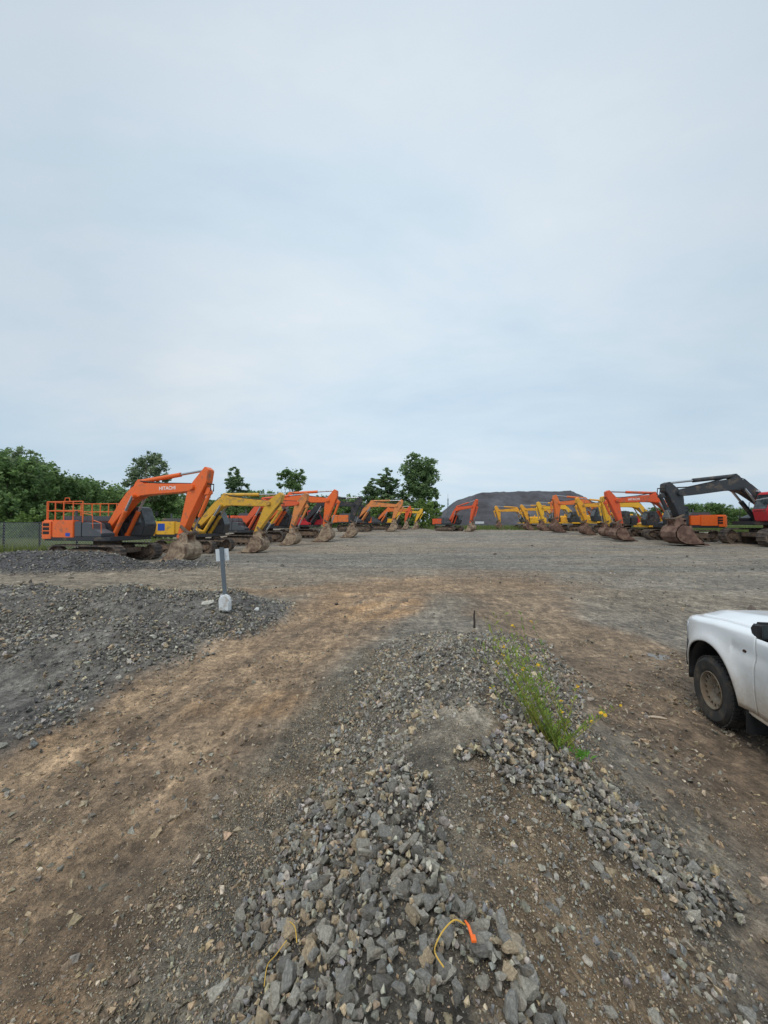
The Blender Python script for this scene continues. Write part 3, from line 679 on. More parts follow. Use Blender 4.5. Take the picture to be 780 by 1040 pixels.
def bucket_mesh():
    b = MB(); w = .70
    outer = [(-.05, -.28), (.42, -.22), (.68, -.42), (.82, -.7), (.80, -1.0), (.58, -1.29), (.18, -1.46), (-.35, -1.5), (-.95, -1.46)]
    side = outer + [(-.9, -1.33), (-.52, -1.05), (-.26, -.62), (-.18, -.36)]
    for y in (-w, w - .06): b.prism(side, y, y + .06)
    inner = []
    for i, p in enumerate(outer):
        a, c = outer[max(i - 1, 0)], outer[min(i + 1, len(outer) - 1)]
        d = Vector((c[0] - a[0], c[1] - a[1])).normalized(); inner.append((p[0] + d.y * .06, p[1] - d.x * .06))
    b.prism(outer + inner[::-1], -w, w)
    for y in (-.36, .28):
        b.prism([(-.1, .1), (-.1, -.3), (.62, -.4), (.56, .16), (.40, .26), (.05, .14)], y, y + .08)
    for y in (-w - .012, w - .008): b.prism([(-.2, -.9), (.5, -.75), (.62, -1.0), (.2, -1.3), (-.3, -1.36)], y, y + .02)
    b.box(-1.0, -.9, -w - .03, w + .03, -1.5, -1.42)
    return b.mesh('bucket', .015)
def tooth_mesh():
    b = MB(); b.prism([(-.92, -1.53), (-.92, -1.40), (-1.05, -1.42), (-1.24, -1.50), (-1.24, -1.53)], -.07, .07); return b.mesh('tooth', .01)
def link_mesh():
    b = MB()
    for y in (-.38, .30):
        b.prism([(1.85, .02), (2.0, .0), (2.16, .62), (2.04, .68)], y, y + .08)
    b.tube((2.1, -.42, .63), (2.1, .42, .63), .09); return b.mesh('bucket_linkage', .01)
def slot_mesh():
    b = MB(); b.box(-.24, .24, -.012, .012, -.085, .085); return b.mesh('slot', .01)
def railing_mesh():
    b = MB()
    P = [(-3.35, -1.0), (-2.9, -1.38), (-1.6, -1.42), (-.2, -1.42)]; Q = [(-3.35, 1.0), (-2.9, 1.38), (-1.6, 1.42), (-.3, 1.42)]
    for R in (P, Q):
        for z in (3.02, 3.55): b.path([(x, y, z) for x, y in R], .028)
        for (x0, y0), (x1, y1) in zip(R, R[1:]):
            for t in ((0, .5) if x1 - x0 > 1 else (0,)): b.tube((x0 + (x1 - x0) * t, y0 + (y1 - y0) * t, 2.42), (x0 + (x1 - x0) * t, y0 + (y1 - y0) * t, 3.57), .032, n=6)
        b.tube((R[-1][0], R[-1][1], 2.36), (R[-1][0], R[-1][1], 3.57), .032, n=6)
    for z in (3.02, 3.55): b.tube((-3.35, -1.0, z), (-3.35, 1.0, z), .028, n=6)
    b.path([(-1.55, -1.42, 3.55), (-1.5, -1.42, 3.75), (-1.2, -1.42, 3.75), (-1.15, -1.42, 3.55)], .028)
    return b.mesh('railing')

def handrail_mesh():
    b = MB(); b.path([(.55, -1.42, 1.95), (.5, -1.42, 2.75), (-.15, -1.42, 2.85), (-.2, -1.42, 2.3)], .022); b.path([(1.15, -1.42, 1.6), (1.12, -1.42, 2.3), (.6, -1.42, 2.45)], .022)
    return b.mesh('handrail')
def mirror_mesh():
    b = MB(); b.path([(1.7, 1.46, 3.0), (1.95, 1.62, 3.0)], .015); b.box(1.92, 1.96, 1.54, 1.76, 2.72, 3.05); return b.mesh('mirror', .012)
def lamp_mesh():
    b = MB(); b.box(1.55, 1.68, .31, .47, 1.0, 1.14); return b.mesh('work_light', .02)
def letters(text, size, parent, m, loc, rot, name='lettering'):
    cu = bpy.data.curves.new('lettering', 'FONT'); cu.body = text; cu.size = size; cu.extrude = .004; cu.align_x = 'CENTER'; cu.align_y = 'CENTER'; cu.offset = 0.012 * size
    t = bpy.data.objects.new('tmp', cu); C.objects.link(t); dg = bpy.context.evaluated_depsgraph_get(); dg.update()
    me = bpy.data.meshes.new_from_object(t.evaluated_get(dg)); bpy.data.objects.remove(t); bpy.data.curves.remove(cu)
    me.materials.clear(); return link(name, me, m, parent, loc, rot)

def excavator(label, px, Y, heading, S, alpha, body, boom_m, arm_m=None, side='darkpanel', cab='cabblack', hood='darkpanel', rail=False, grille=None, text=None, decal=None, group='excavators parked in the two rows', zoff=0.0, gam=0.0, ak=1.0, deck='charcoal', bmud='bucketmud'):
    """px, Y: where the slewing ring stands; alpha: the arm's direction in degrees (-90 hangs straight down)."""
    x = at(px, 0, Y); z = hz(x, Y) + zoff
    root = empty('excavator', (x, Y, z), math.radians(heading), S); tag(root, label, 'excavator', group)
    for s in (1, -1):
        t = link('track', cached('track', track_mesh), M['track'], root, (0, s * 1.32, 0))
        link('track_frame', cached('tf', track_frame_mesh), M['muddysteel'], t)
        link('sprocket', cached('spr', lambda: wheel_mesh(.42, .3)), M['muddysteel'], t, (-TL + TR, 0, TR + .02)); link('idler', cached('spr', lambda: None), M['muddysteel'], t, (TL - TR, 0, TR + .02))
        for i in range(6): link('roller', cached('rol', lambda: wheel_mesh(.15, .42)), M['muddysteel'], t, (-1.4 + i * .56, 0, .22))
    link('undercarriage', cached('uc', undercarriage_mesh), M['muddysteel'], root)
    body, boom_m = M[body], M[boom_m]; arm_m = M[arm_m] if arm_m else boom_m
    link('deck', cached('deck', deck_mesh), M[deck], root)
    cw = link('counterweight', cached('cw', counterweight_mesh), body, root)
    for sy in (1, -1):
        if grille == 'rear':
            for k in range(3): link('vent_slot', cached('slot', slot_mesh), M['darkslot'], cw, (-2.80, sy * 1.502, 1.72 + k * .24))
        elif grille == 'panel':
            for k in range(3): link('vent_slot', cached('slot', slot_mesh), M['darkslot'], cw, (-2.55 , sy * 1.503, 1.72 + k * .24))
    for sy in (1, -1): link('side_panel', cached('sp', side_panel_mesh), body, root, (0, sy * 1.29, 0))
    link('engine_housing', cached('eh', body_mesh), M[side], root)
    link('engine_hood', cached('hood', hood_mesh), M[hood], root)
    link('fuel_tank', cached('tank', tank_mesh), M['darkpanel'] if side == 'orange' else M[side], root)
    c = link('cab', cached('cab', cab_mesh), M[cab], root)
    for w in cached('win', cab_windows): link('window', w, M['glass'], c)
    link('handrail', cached('hr', handrail_mesh), body if rail else M['blackplastic'], root); link('mirror', cached('mi', mirror_mesh), M['blackplastic'], c)
    b = MB(); b.prism([(1.06, 1.62), (1.08, 1.62), (1.08, 3.2), (1.06, 3.2)], 1.462, 1.472); link('door_seam', cached('ds', lambda: b.mesh('door_seam')), M['darkslot'], c)
    if rail: link('railing', cached('rail', railing_mesh), body, root)
    if decal:
        (x0, x1, z0, z1), dm = decal
        for sy in (1, -1):
            b = MB(); b.box(x0, x1, sy * 1.494 - .004, sy * 1.494 + .004, z0, z1); link('decal', b.mesh('decal'), M[dm], root)
    # pose: the bucket's lip comes down to the ground
    F = Vector((.3, 2.02)); al = math.radians(alpha)
    rot2 = lambda v, a: Vector((v[0] * math.cos(a) - v[1] * math.sin(a), v[0] * math.sin(a) + v[1] * math.cos(a)))
    g = math.radians(gam)
    low = min(rot2(p, g).y for p in ((-1.24, -1.53), (-.35, -1.5), (.18, -1.45), (.8, -.9)))
    tip_rel = rot2((2.42 * ak, .05), al); Pz = -low + 0.0 - tip_rel.y
    be = math.asin(max(-.3, min(.95, (Pz - F.y) / BOOM_L)))
    P = F + rot2((BOOM_L, 0), be); T = P + tip_rel
    bo = link('boom', cached('boom', boom_mesh), boom_m, root, (F.x, 0, F.y), (0, -be, 0))
    ar = link('arm', cached('arm', arm_mesh), arm_m, root, (P.x, 0, P.y), (0, -al, 0)); ar.scale.x = ak
    link('work_light', cached('wl', lamp_mesh), M['lamp'], bo)
    link('bucket_linkage', cached('lnk', link_mesh), M['muddysteel'], ar)
    bu = link('bucket', cached('buc', bucket_mesh), M[bmud], root, (T.x, 0, T.y), (0, -g, 0))
    for k in range(5): link('tooth', cached('too', tooth_mesh), M[bmud], bu, (0, -.68 + .34 * k, 0))
    def ram(name, p0, p1, ys, rb, m, f=.58):
        for y in ys:
            q = p0.lerp(p1, f); b = MB(); b.tube((p0.x, y, p0.y), (q.x, y, q.y), rb, n=12); b.tube((p0.x, y - .1, p0.y), (p0.x, y + .1, p0.y), rb * 1.1, n=10); cy = link(name, b.mesh(name), m, root)
            b = MB(); b.tube((q.x, y, q.y), (p1.x, y, p1.y), rb * .55, n=10); link('rod', b.mesh('rod'), M['chrome'], cy)
    ram('boom_cylinder', Vector((.98, 1.55)), F + rot2((2.5, 1.02), be), (-.46, .46), .135, boom_m, .62)
    ram('arm_cylinder', F + rot2((2.85, 1.82), be), P + rot2((-1.02 * ak, .55), al), (0,), .13, boom_m, .6)
    ram('bucket_cylinder', P + rot2((0, 1.0), al), P + rot2((2.1 * ak, .63), al), (0,), .11, arm_m, .6)
    b = MB()
    for y in (-.12, .12):
        pts = [F + rot2(p, be) for p in ((.6, .68), (1.7, 1.36), (2.3, 1.7), (3.0, 1.8), (4.2, 1.16), (5.6, .55))] + [P + rot2((-.5, 1.0), al), P + rot2((-.1, 1.1), al)]
        b.path([(p.x, y, p.y) for p in pts], .035, 5)
    link('hose', b.mesh('hose'), M['blackplastic'], root)
    if text:
        t, sy = text
        o = letters(t, .29, bo, M['lettering'], (4.75, sy * .305, .58), (PI / 2, 0, 0 if sy < 0 else PI))
        o.rotation_euler = (Matrix.Rotation(math.radians(20), 3, 'Y') @ o.rotation_euler.to_matrix()).to_euler()
    return root

GL, GR = 'excavators parked along the fence side', 'excavators parked in the row facing it'
# the row by the fence, booms toward the aisle
excavator('large orange excavator with a handrail on its roof, beside the black gravel heap', 110, 20.9, -13, 0.89, -107.6, 'orange', 'orange', rail=True, grille='rear', text=('HITACHI', -1), decal=((-1.35, -1.02, 1.52, 1.72), 'blue'), group=GL, ak=1.21)
excavator('mustard yellow excavator with a blue panel, behind the boom of the railed orange one', 199, 27, -8, 0.87, -117, 'yellow', 'mustard', side='mustard', decal=((-2.2, -1.6, 1.75, 2.3), 'blue'), group=GL, ak=1.07)
excavator('orange excavator whose boom rises behind the mustard yellow arm', 246, 35.5, -12, 0.9, -107.4, 'orange', 'redorange', arm_m='orange3', group=GL, ak=1.13)
excavator('orange excavator with its arm upright before the black boomed red machine', 269.7, 41, -8, 1.103, -100, 'redorange', 'orange', group=GL)
excavator('red bodied excavator with black boom in the row by the fence', 308.1, 47, -8, 1.012, -103.2, 'red', 'charcoal', side='red', cab='red', group=GL)
excavator('faded pale orange excavator in front of the twin trees', 361.1, 58.5, -8, 1, -106.9, 'orange2', 'orange3', group=GL)
excavator('small bright orange excavator between the faded orange and the yellow one', 382.3, 65, -8, 0.82, -99.4, 'orange', 'orange2', arm_m='redorange', group=GL)
excavator('yellow excavator at the far end of the row, by the bushes', 396.8, 70, -8, 0.8, -109.7, 'yellow', 'yellow', side='yellow', group=GL)
excavator('lone red orange excavator in the open before the dark stockpile', 456, 58, -50, 0.75, -102, 'redorange', 'redorange', group=None, ak=1.35)
# the row opposite, booms toward the aisle
excavator('excavator with red cab and black boom, nearest of the row opposite the fence', 791, 32.5, 180, 1.34, -100, 'red', 'charcoal', side='charcoal', cab='red', hood='charcoal', group=GR, ak=0.72, bmud='bucketdark')
excavator('orange excavator with white lettered boom, tail beyond the black boom', 691, 37.5, 180, 1.01, -103.2, 'orange', 'redorange', side='orange', grille='panel', text=('HITACHI', 1), group=GR, ak=0.996, bmud='bucketdark')
excavator('yellow excavator with black cab and rounded yellow hood behind the lettered boom', 664, 42, 183, 0.85, -92, 'yellow', 'yellow', side='yellow', hood='yellow', group=GR, ak=1.05, bmud='bucketdark', deck='yellow')
excavator('yellow armed excavator with dark cab and red side, beside the rounded yellow hood', 635, 46, 183, 0.85, -103.3, 'red', 'yellow2', side='charcoal', group=GR, ak=1.1, bmud='bucketdark')
excavator('pale orange boomed excavator among the yellow ones', 612.6, 51, 183, 0.974, -86.1, 'yellow', 'orange2', side='yellow', group=GR, bmud='bucketdark', hood='yellow', deck='yellow')
excavator('yellow excavator just past the pale orange boom, with its cab clear', 586.6, 57, 183, 0.866, -96.4, 'yellow', 'yellow', side='yellow', hood='yellow', group=GR, bmud='bucketdark', deck='yellow')
excavator('deep yellow excavator, second from the far end of its row', 566.5, 62.5, 183, 0.856, -104.9, 'yellow2', 'yellow2', side='yellow2', hood='yellow', group=GR, bmud='bucketdark', deck='yellow')
excavator('deep yellow excavator at the far end of its row before the stockpile', 536.3, 68, 183, 0.84, -96.7, 'yellow', 'yellow2', side='yellow', group=GR, bmud='bucketdark', hood='yellow', deck='yellow')

# ----------------------------------------------------------------------------- white pickup
def pickup():
    hd = math.atan2(.98, .20); X0, Y0 = 4.33, 2.74
    root = empty('pickup_truck', (X0, Y0, hz(3.7, 4.4) - .01), hd); root.scale = (1, 1, 1.055)
    tag(root, 'white pickup truck with mud splashed lower body and steel wheels, parked on the brown lane', 'pickup truck')
    AX, AR, AZ, WR = 1.55, .48, .39, .355
    def W(x):
        w = .925
        if x > 1.75: w -= .26 * ((x - 1.75) / .67) ** 2.0
        if x < -2.4: w -= .05 * ((-2.4 - x) / .35) ** 2
        return w
    def bottom(x):
        b = .40 if abs(x) < 1.3 else .46
        if x > 2.0: b = .46 + .05 * (x - 2.0) / .4
        for xw in (AX, -AX):
            d = abs(x - xw)
            if d < AR: b = max(b, AZ + math.sqrt(AR * AR - d * d))
        return b
    def top(x): return float(np.interp(x, [-2.75, -1.2, .2, .85, 1.5, 2.1, 2.42], [1.13, 1.12, 1.11, 1.105, 1.07, 1.0, .93]))
    def pt(x, z, sg, inset=0.0):
        w = W(x); k = (z - .72) / .45
        y = w * (1 - .03 * k * k - (.03 if k < 0 else 0) * k * k)
        for xw in (AX, -AX):
            d = math.hypot(x - xw, z - AZ)
            if d >= AR - .01: y += .035 * math.exp(-((d - AR) / .09) ** 2)
        y += -.018 * math.exp(-((z - .93) / .05) ** 2) * (1 if x < 1.2 else 0)      # waist crease
        return (x, sg * (y - inset), z)
    def panel(x0, x1, sg, z0=None, z1=None, n=60, inset=0.0):
        xs = sorted(set([x0 + (x1 - x0) * i / n for i in range(n + 1)] + [x for x in (AX - AR + .001, AX + AR - .001, -AX - AR + .001, -AX + AR - .001) if x0 < x < x1]))
        rows = []
        for x in xs:
            zb = bottom(x) if z0 is None else max(bottom(x), z0); zt = top(x) if z1 is None else min(top(x), z1)
            zb = min(zb, zt - .002); rows.append([pt(x, zb + (zt - zb) * j / 14, sg, inset) for j in range(15)])
        return rows
    def surf(name, rows, m, parent, thick=.012):
        b = MB(); b.grid(rows); me = b.mesh(name, 0, True); o = link(name, me, m, parent)
        md = o.modifiers.new('thickness', 'SOLIDIFY'); md.thickness = thick; md.offset = 0
        return o
    wp = M['whitepaint']
    body = None
    # dark inner shell behind every panel gap, wheel-well liners, floor
    b = MB(); b.box(-2.6, 1.02, -.80, .80, .42, .98); b.box(2.08, 2.36, -.6, .6, .46, .9); b.box(1.02, 2.08, -.42, .42, .45, .98)
    link('underbody', b.mesh('underbody'), M['darkvoid'], root)
    for sg in (1, -1):
        for xw in (AX, -AX):
            rows = []
            for i in range(25):
                a = -0.15 + (PI + .3) * i / 24; rows.append([(xw + (AR + .015) * math.cos(a), sg * y, AZ + (AR + .015) * math.sin(a)) for y in (.42, .6, .75, .89)])
            surf('wheel_liner', rows, M['blackplastic'], root)
        # fender with a rounded top that rolls in to the bonnet gap
        rows = panel(.862, 2.40, sg, None, None, 90)
        for r in rows:
            x, y, z = r[-1]; w = abs(y)
            r += [(x, sg * (w - .012), z + .018), (x, sg * (w - .035), z + .034), (x, sg * (w - .075), z + .046), (x, sg * (w - .13), z + .052)]
        split = [r for r in rows if r[0][0] <= 2.03]; front = [r for r in rows if r[0][0] >= 2.02]
        surf('fender', split, wp, root)
        up = []
        for r in front:
            x = r[0][0]; zt = top(x); q = [pt(x, .74 + (zt - .74) * j / 10, sg) for j in range(11)]; up.append(q + r[15:])
        surf('fender', up, wp, root)
        surf('bumper_end', panel(2.035, 2.42, sg, None, .732, 12, -.012), M['blackplastic'], root)
        f = surf('door', panel(-.22, .85, sg), wp, root)
        bx = MB(); bx.path([(-.12, sg * .965, .98), (-.06, sg * .985, .98), (.08, sg * .985, .98), (.14, sg * .965, .98)], .017, 8); link('door_handle', bx.mesh('door_handle', 0, True), M['blackplastic'], f)
        f = surf('door', panel(-1.04, -.232, sg), wp, root)
        bx = MB(); bx.path([(-.94, sg * .965, .98), (-.88, sg * .985, .98), (-.74, sg * .985, .98), (-.68, sg * .965, .98)], .017, 8); link('door_handle', bx.mesh('door_handle', 0, True), M['blackplastic'], f)
        surf('bed_side', panel(-2.75, -1.052, sg, None, None, 90), wp, root, .03)
        bx = MB(); bx.box(-1.02, 1.03, sg * .86 - .04, sg * .86 + .04, .35, .415); link('sill', bx.mesh('sill', .02), M['whitepaint'], root)
        # side repeater
        bx = MB(); y = pt(1.02, .93, 1)[1]; bx.box(.985, 1.035, sg * y - .012, sg * y + .018, .925, .955); link('indicator', bx.mesh('indicator', .008), M['lens'], root)
        bx = MB(); bx.box(.985, 1.0, sg * .80 - .13, sg * .80 + .12, .17, .50); link('mudflap', bx.mesh('mudflap', .004), M['blackplastic'], root)
        bx = MB(); bx.box(-2.14, -2.125, sg * .80 - .13, sg * .80 + .12, .17, .50); link('mudflap', bx.mesh('mudflap', .004), M['blackplastic'], root)
        # mirror
        bx = MB(); bx.prism([(.40, 1.20), (.47, 1.19), (.52, 1.215), (.54, 1.28), (.50, 1.335), (.41, 1.34)], sg * .985, sg * 1.165); mm = link('mirror', bx.mesh('mirror', .03, True, 3), M['blackplastic'], root)
        bx = MB(); bx.path([(.44, sg * .84, 1.16), (.44, sg * .93, 1.19), (.45, sg * 1.02, 1.24)], .028, 8); link('mirror_arm', bx.mesh('mirror_arm', 0, True), M['blackplastic'], mm)
        bx = MB(); bx.box(.388, .402, min(sg * 1.0, sg * 1.15), max(sg * 1.0, sg * 1.15), 1.215, 1.325); link('mirror_glass', bx.mesh('mirror_glass', .004), M['glass'], mm)
        # lamps
        rows = [[(x, sg * (W(x) + .006 - (.01 if z > .9 else 0)), z) for z in (.78, .84, .90, top(x) - .01)] for x in (2.12, 2.2, 2.28, 2.36, 2.41)]
        surf('headlight', rows, M['lamp'], root, .015)
        bx = MB(); bx.box(-2.77, -2.70, min(sg * .78, sg * .90), max(sg * .78, sg * .90), .80, 1.10); link('tail_light', bx.mesh('tail_light', .015), M['tail'], root)
    # bonnet
    rows = []
    for i in range(25):
        x = .80 + (2.40 - .80) * i / 24; w = W(x) - .14; zt = top(x) + .052
        r = []
        for j in range(25):
            s = -1 + 2 * j / 24; z = zt + .075 * (1 - abs(s) ** 2.6) + .012 * math.exp(-((abs(s) - .62) / .12) ** 2)
            r.append((x, s * w, z - (.05 * ((x - 2.25) / .15) ** 2 if x > 2.25 else 0)))
        rows.append(r)
    surf('bonnet', rows, wp, root)
    # front: grille, bumper
    rows = [[(2.40 + .06 * (1 - (y / .68) ** 2), y, z) for z in (.74, .82, .90, .97)] for y in np.linspace(-.66, .66, 15)]
    surf('grille', rows, M['blackplastic'], root)
    rows = [[(2.42 + .10 * (1 - (y / .70) ** 2) - .25 * max(0, abs(y) - .62), y, z) for z in (.45, .55, .65, .735)] for y in np.linspace(-.70, .70, 19)]
    surf('bumper', rows, M['blackplastic'], root)
    # cabin: beltline to roof
    def q4(p, m, name, t=.012):
        bq = MB(); bq.add(p, [tuple(range(len(p)))]); o = link(name, bq.mesh(name, recalc=False), m, root); md = o.modifiers.new('thickness', 'SOLIDIFY'); md.thickness = t; md.offset = 0; return o
    zb, zr = 1.115, 1.74
    q4([(.66, -.74, 1.18), (.66, .74, 1.18), (-.03, .60, zr - .02), (-.03, -.60, zr - .02)], M['glass'], 'windscreen')
    q4([(-1.12, -.72, 1.16), (-1.12, .72, 1.16), (-1.04, .60, zr - .05), (-1.04, -.60, zr - .05)], M['glass'], 'rear_window')
    for sg in (1, -1):
        for poly in ([(.52, zb + .02), (.02, 1.67), (-.20, 1.69), (-.20, zb + .02)], [(-.28, zb + .02), (-.28, 1.69), (-.92, 1.66), (-1.0, zb + .02)]):
            q4([(x, sg * (.885 - (z - zb) * .42), z) for x, z in poly], M['glass'], 'door_window')
        bq = MB()
        yy = lambda z: sg * (.875 - (z - zb) * .42)
        bq.path([(.70, sg * .80, 1.13), (.02, sg * .64, 1.70), (-.5, sg * .635, 1.745), (-1.0, sg * .63, 1.70), (-1.1, sg * .80, 1.12)], .045, 8)
        bq.path([(-.24, yy(1.1), 1.1), (-.24, yy(1.7), 1.71)], .04, 8)
        link('pillar', bq.mesh('pillar', 0, True), wp, root)
    rows = [[(x, y, zr + .05 - .035 * (y / .62) ** 2 - .05 * max(0, (abs(x + .5) - .35) / .25) ** 2) for y in np.linspace(-.64, .64, 13)] for x in np.linspace(-1.05, .02, 13)]
    surf('roof', rows, wp, root, .02)
    rows = [[(x, y, 1.16 - .02 * (y / .8) ** 2 + (.02 if x < .7 else 0)) for y in np.linspace(-.79, .79, 9)] for x in (.62, .7, .8)]
    surf('cowl', rows, M['blackplastic'], root)
    b = MB(); b.box(-1.10, .6, -.70, .70, .98, 1.02); b.box(-.35, .05, -.62, -.15, 1.0, 1.5); b.box(-.35, .05, .15, .62, 1.0, 1.5); link('seat', b.mesh('seat', .04), M['darkvoid'], root)
    # bed
    b = MB(); b.box(-2.70, -1.10, -.86, .86, .985, 1.0); b.box(-1.13, -1.09, -.88, .88, .8, 1.13); link('bed_floor', b.mesh('bed_floor'), M['blackplastic'], root)
    b = MB(); b.box(-2.79, -2.73, -.77, .77, .72, 1.12); link('tailgate', b.mesh('tailgate', .015), wp, root)
    b = MB(); b.box(-2.92, -2.78, -.85, .85, .46, .62); link('rear_bumper', b.mesh('rear_bumper', .03), M['blackplastic'], root)
    # wheels
    def tyre():
        b = MB(); r, w = .385, .255
        b.lathe_y([(.198, -w / 2 + .03), (.215, -w / 2 + .012), (.25, -w / 2), (.33, -w / 2 - .008), (r - .025, -w / 2 + .012), (r - .006, -w / 2 + .04), (r - .006, w / 2 - .04), (r - .025, w / 2 - .012), (.33, w / 2 + .008), (.25, w / 2), (.215, w / 2 - .012), (.198, w / 2 - .03), (.195, 0)], 64)
        for i in range(44):
            a = 2 * PI * i / 44
            for y0, y1, da in ((-w / 2 + .022, -.045, 0), (-.032, .032, .07), (.045, w / 2 - .022, 0)):
                c, s = math.cos(a + da), math.sin(a + da); tx, tz = -s, c; hw = .019
                P8 = [(c * rr + tx * h, y, s * rr + tz * h) for rr in (r - .012, r + .004) for h in (-hw, hw) for y in (y0, y1)]
                b.add(P8, [(0, 1, 3, 2), (4, 6, 7, 5), (0, 4, 5, 1), (2, 3, 7, 6), (0, 2, 6, 4), (1, 5, 7, 3)])
        return b.mesh('tyre', 0, True)
    def rim():
        b = MB()
        b.lathe_y([(.222, .118), (.218, .128), (.208, .124), (.203, .105), (.199, .088), (.196, .0), (.196, -.1), (.215, -.11)], 48)
        b.lathe_y([(0, .058), (.034, .058), (.036, .04), (.07, .036), (.088, .03), (.108, .052), (.135, .078), (.158, .084), (.160, .07)], 44)
        for i in range(16):
            a = 2 * PI * i / 16; c, s = math.cos(a), math.sin(a); tx, tz = -s, c
            P8 = [(c * rr + tx * h, y, s * rr + tz * h) for rr, yo in ((.152, .084), (.204, .092)) for h in (-.017, .017) for y in (yo - .012, yo)]
            b.add(P8, [(0, 1, 3, 2), (4, 6, 7, 5), (0, 4, 5, 1), (2, 3, 7, 6), (0, 2, 6, 4), (1, 5, 7, 3)])
        return b.mesh('rim', 0, True)
    def nut():
        b = MB(); b.tube((0, .035, 0), (0, .062, 0), .011, n=6); return b.mesh('wheel_nut')
    ty, ri, nu = tyre(), rim(), nut()
    def back():
        b = MB(); b.tube((0, -.08, 0), (0, .0, 0), .19, n=28); return b.mesh('brake_drum', .01)
    bk = back()
    for sg in (1, -1):
        for xw in (AX, -AX):
            t = link('wheel', ty, M['rubber'], root, (xw, sg * .80, WR), (0, .3, 0 if sg > 0 else PI)); t.scale = (WR / .385, 1, WR / .385)
            r_ = link('rim', ri, M['rimsteel'], t); r_.scale = (.95, 1, .95); [link('wheel_nut', nu, M['rimsteel'], t, (.058 * math.cos(PI / 3 * q), 0, .058 * math.sin(PI / 3 * q))) for q in range(6)]; link('brake_drum', bk, M['darkvoid'], t)
    return root
pickup()

# ----------------------------------------------------------------------------- small things on the ridge and berm
def sign_post():
    x, y = ground_at(230.5, 617); z = hz(x, y)
    root = empty('sign_post', (x, y, z)); tag(root, 'grey steel post with a small white sign plate seen from behind, on the berm', 'sign post'); root.rotation_euler = (0.02, math.radians(-4.5), 0.1)
    b = MB(); b.plan([(-.036, -.02), (.036, -.02), (.036, .02), (.026, .02), (.026, -.010), (-.026, -.010), (-.026, .02), (-.036, .02)], -.1, 1.20); link('post', b.mesh('post'), M['galv'], root)
    b = MB(); b.box(-.125, .125, .024, .030, .93, 1.17); link('sign_plate', b.mesh('sign_plate', .001), M['whiteplate'], root)
    b = MB(); b.tube((0, -.03, 1.11), (0, .033, 1.11), .01, n=6); b.tube((0, -.03, .96), (0, .033, .96), .01, n=6); link('bolt', b.mesh('bolt'), M['galv'], root)
    r2 = empty('plastic_container', (x + .02, y - .11, z)); r2.scale = (.76, .8, .8); tag(r2, 'white plastic jerrycan shape leaning at the foot of the sign post', 'container')
    b = MB(); b.prism([(-.13, -.03), (.15, -.05), (.165, .24), (.12, .30), (.07, .35), (-.03, .36), (-.11, .31), (-.14, .26)], -.075, .075); link('container_body', b.mesh('container_body', .03, True, 3), M['whiteblock'], r2)
    b = MB(); b.tube((-.085, 0, .31), (-.10, 0, .355), .03, n=12); link('cap', b.mesh('cap', .005), M['whiteblock'], r2)
sign_post()

def stake():
    x, y = ground_at(481, 637); z = hz(x, y)
    b = MB(); b.path([(0, 0, -.1), (.004, 0, .12), (-.003, .004, .24), (.006, 0, .345)], [.022, .021, .018, .012], 7)
    o = link('stake', b.mesh('stake'), M['wood'], None, (x, y, z)); tag(o, 'short dark wooden stake standing at the far end of the stony ridge', 'stake')
stake()

def cord(px_pts, m, name, label, cat, r=.0035, lift=.035):
    pts = []
    for i, p in enumerate(px_pts):
        x, y = ground_at(*p); pts.append(Vector((x, y, hz(x, y) + lift + .012 * math.sin(i * 2.1))))
    fine = []
    for i in range(len(pts) - 1):
        p0, p1, p2, p3 = pts[max(i - 1, 0)], pts[i], pts[i + 1], pts[min(i + 2, len(pts) - 1)]
        for k in range(6):
            t = k / 6; fine.append(.5 * ((2 * p1) + (p2 - p0) * t + (2 * p0 - 5 * p1 + 4 * p2 - p3) * t * t + (3 * p1 - p0 - 3 * p2 + p3) * t ** 3))
    fine.append(pts[-1]); c0 = fine[0].copy(); b = MB(); b.path([p - c0 for p in fine], r, 6)
    root = empty(name, c0); tag(root, label, cat); link('cord', b.mesh('cord', 0, True), m, root)
    return root, c0, fine
root, c0, fine = cord([(449, 996), (441, 985), (441, 970), (449, 957), (460, 950), (470, 949)], M['cordyellow'], 'taped_cord', 'curled yellow cord with a bright orange taped end on the stones', 'cord', .0026, .085)
p, q = ground_at(470, 949), ground_at(477, 962)
b = MB(); z0, z1 = hz(*p) + .09, hz(*q) + .075
b.path([Vector((p[0], p[1], z0)) - c0, Vector(((p[0] + q[0]) / 2, (p[1] + q[1]) / 2 , (z0 + z1) / 2 + .01)) - c0, Vector((q[0], q[1], z1)) - c0], [.003, .0055, .006], 8)
b.box(*sorted((q[0] - c0.x - .006, q[0] - c0.x + .012)), *sorted((q[1] - c0.y - .018, q[1] - c0.y + .004)), z1 - c0.z - .004, z1 - c0.z + .005)
link('orange_tape', b.mesh('orange_tape', .003), M['tagorange'], root)
cord([(272, 1008), (275, 990), (283, 975), (294, 962)], M['cordyellow'], 'loose_cord', 'thin straight piece of yellow cord low among the coarse stones', 'cord', .0019, .08)
cord([(297, 945), (302, 954), (304, 964)], M['cordyellow'], 'loose_cord', 'shortest yellow cord end poking up between the coarse stones', 'cord', .002, .085)
x, y = ground_at(662, 727)
b = MB(); b.path([(-.10, .01, .012), (-.03, .0, .02), (.05, -.012, .016), (.11, -.03, .01)], [.008, .014, .013, .006], 6)
tag(link('wood_chip', b.mesh('wood_chip'), M['palewood'], None, (x, y, hz(x, y))), 'pale splinter of wood lying on the brown lane beside the pickup', 'wood chip')

